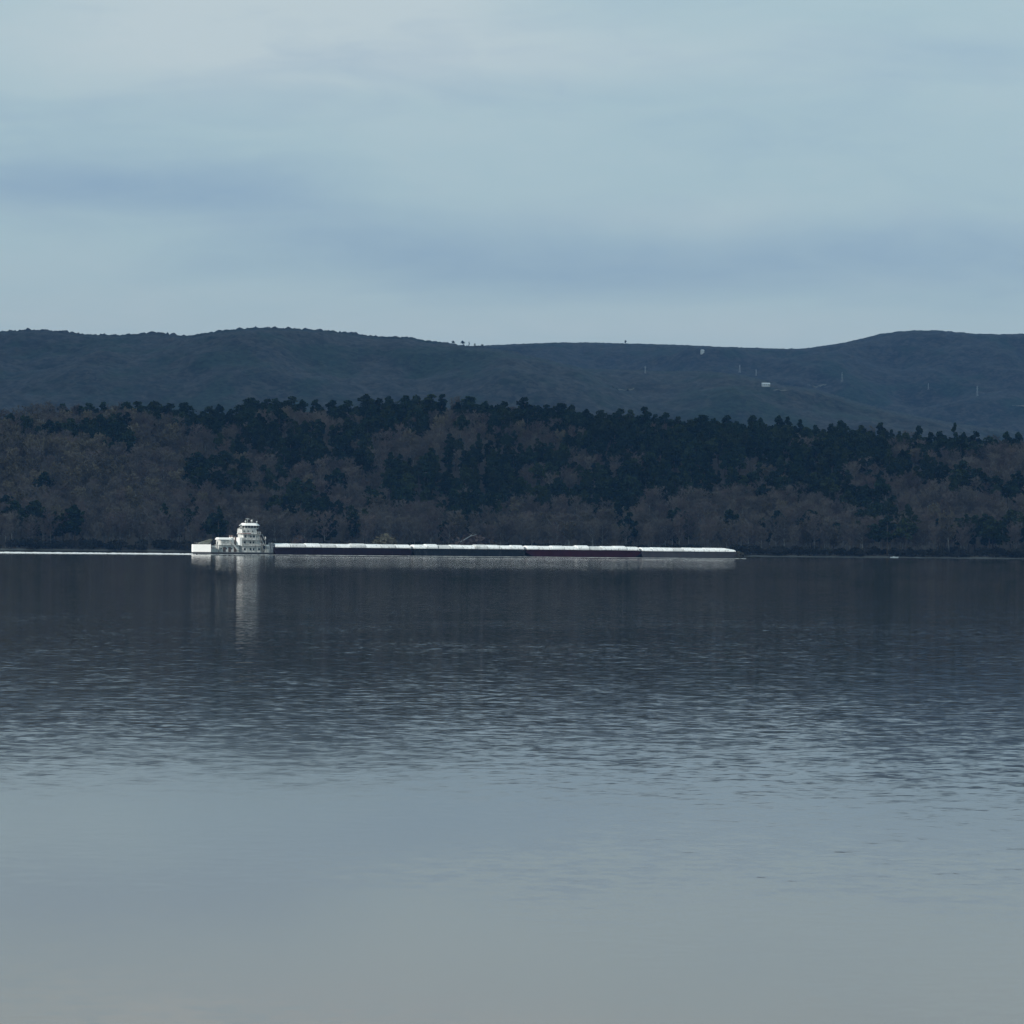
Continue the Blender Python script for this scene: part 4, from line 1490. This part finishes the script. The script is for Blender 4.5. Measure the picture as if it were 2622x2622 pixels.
# ------------------------------------------------------------------ unseen cloud bank placed so that it shades the far shore and the mountains
def cloud(y0, y1, x0, x1, z0, z1):
    nx, ny = 60, 70
    top, bot = [], []
    for j in range(ny + 1):
        for i in range(nx + 1):
            u_, v_ = i / nx, j / ny
            wv = 110 * (fbm(np.array([u_ * 6]), np.array([v_ * 6]), 4, 91)[0] - 0.47)
            x = x0 + (x1 - x0) * u_ + (wv if 0 < i else 0) * 1.5
            y = y0 + (y1 - y0) * v_ + wv * (1.0 if j < 8 else 1.6)
            e = min(u_, 1 - u_, v_ * 3, 1 - v_) * 8
            th = min(1.0, max(e, 0.0)) ** 0.5
            bmp = fbm(np.array([u_ * 22]), np.array([v_ * 26]), 4, 33)[0]
            zc = (z0 + z1) / 2
            top.append((x, y, zc + th * (z1 - zc) * (0.5 + 1.1 * bmp)))
            bot.append((x, y, zc - th * (zc - z0) * (0.7 + 0.5 * bmp)))
    k = (nx + 1) * (ny + 1)
    fs = []
    for j in range(ny):
        for i in range(nx):
            q = j * (nx + 1) + i
            fs.append((q, q + 1, q + nx + 2, q + nx + 1))
            fs.append((k + q, k + q + nx + 1, k + q + nx + 2, k + q + 1))
    for i in range(nx):
        fs.append((i, k + i, k + i + 1, i + 1))
        q = ny * (nx + 1) + i
        fs.append((q, q + 1, k + q + 1, k + q))
    for j in range(ny):
        q = j * (nx + 1)
        fs.append((q, q + nx + 1, k + q + nx + 1, k + q))
        q += nx
        fs.append((q, k + q, k + q + nx + 1, q + nx + 1))
    m, t, b_ = new_mat('cloud_white')
    b_.inputs['Base Color'].default_value = (0.85, 0.87, 0.9, 1)
    b_.inputs['Roughness'].default_value = 1.0
    b_.inputs['Specular IOR Level'].default_value = 0.0
    o = link_mesh('cloud', top + bot, fs, m, smooth=True)
    tag(o, 'broad grey-white cloud bank out of view, placed to shade the hills', 'cloud', None, 'stuff')


hz_ = 2600.0 / math.tan(SUN_EL)
cdx, cdy = math.sin(SUN_AZ) * hz_, math.cos(SUN_AZ) * hz_
cloud(1860 + cdy, 10300, cdx - 2600, cdx + 3300, 2450, 2950)

# ------------------------------------------------------------------ haze
hm = bpy.data.materials.new('haze_air')
hm.use_nodes = True
ht = hm.node_tree
ht.nodes.clear()
pv = ht.nodes.new('ShaderNodeVolumePrincipled')
pv.inputs['Color'].default_value = (0.135, 0.375, 0.85, 1)
pv.inputs['Density'].default_value = 3.25e-5
pv.inputs['Anisotropy'].default_value = 0.0
om = ht.nodes.new('ShaderNodeOutputMaterial')
ht.links.new(pv.outputs[0], om.inputs['Volume'])
hbx = MB().box(-12500, 12500, -400, 16500, -3.5, 860).build('haze', hm)
tag(hbx, 'pale blue air haze over the lake and hills', 'haze', None, 'stuff')
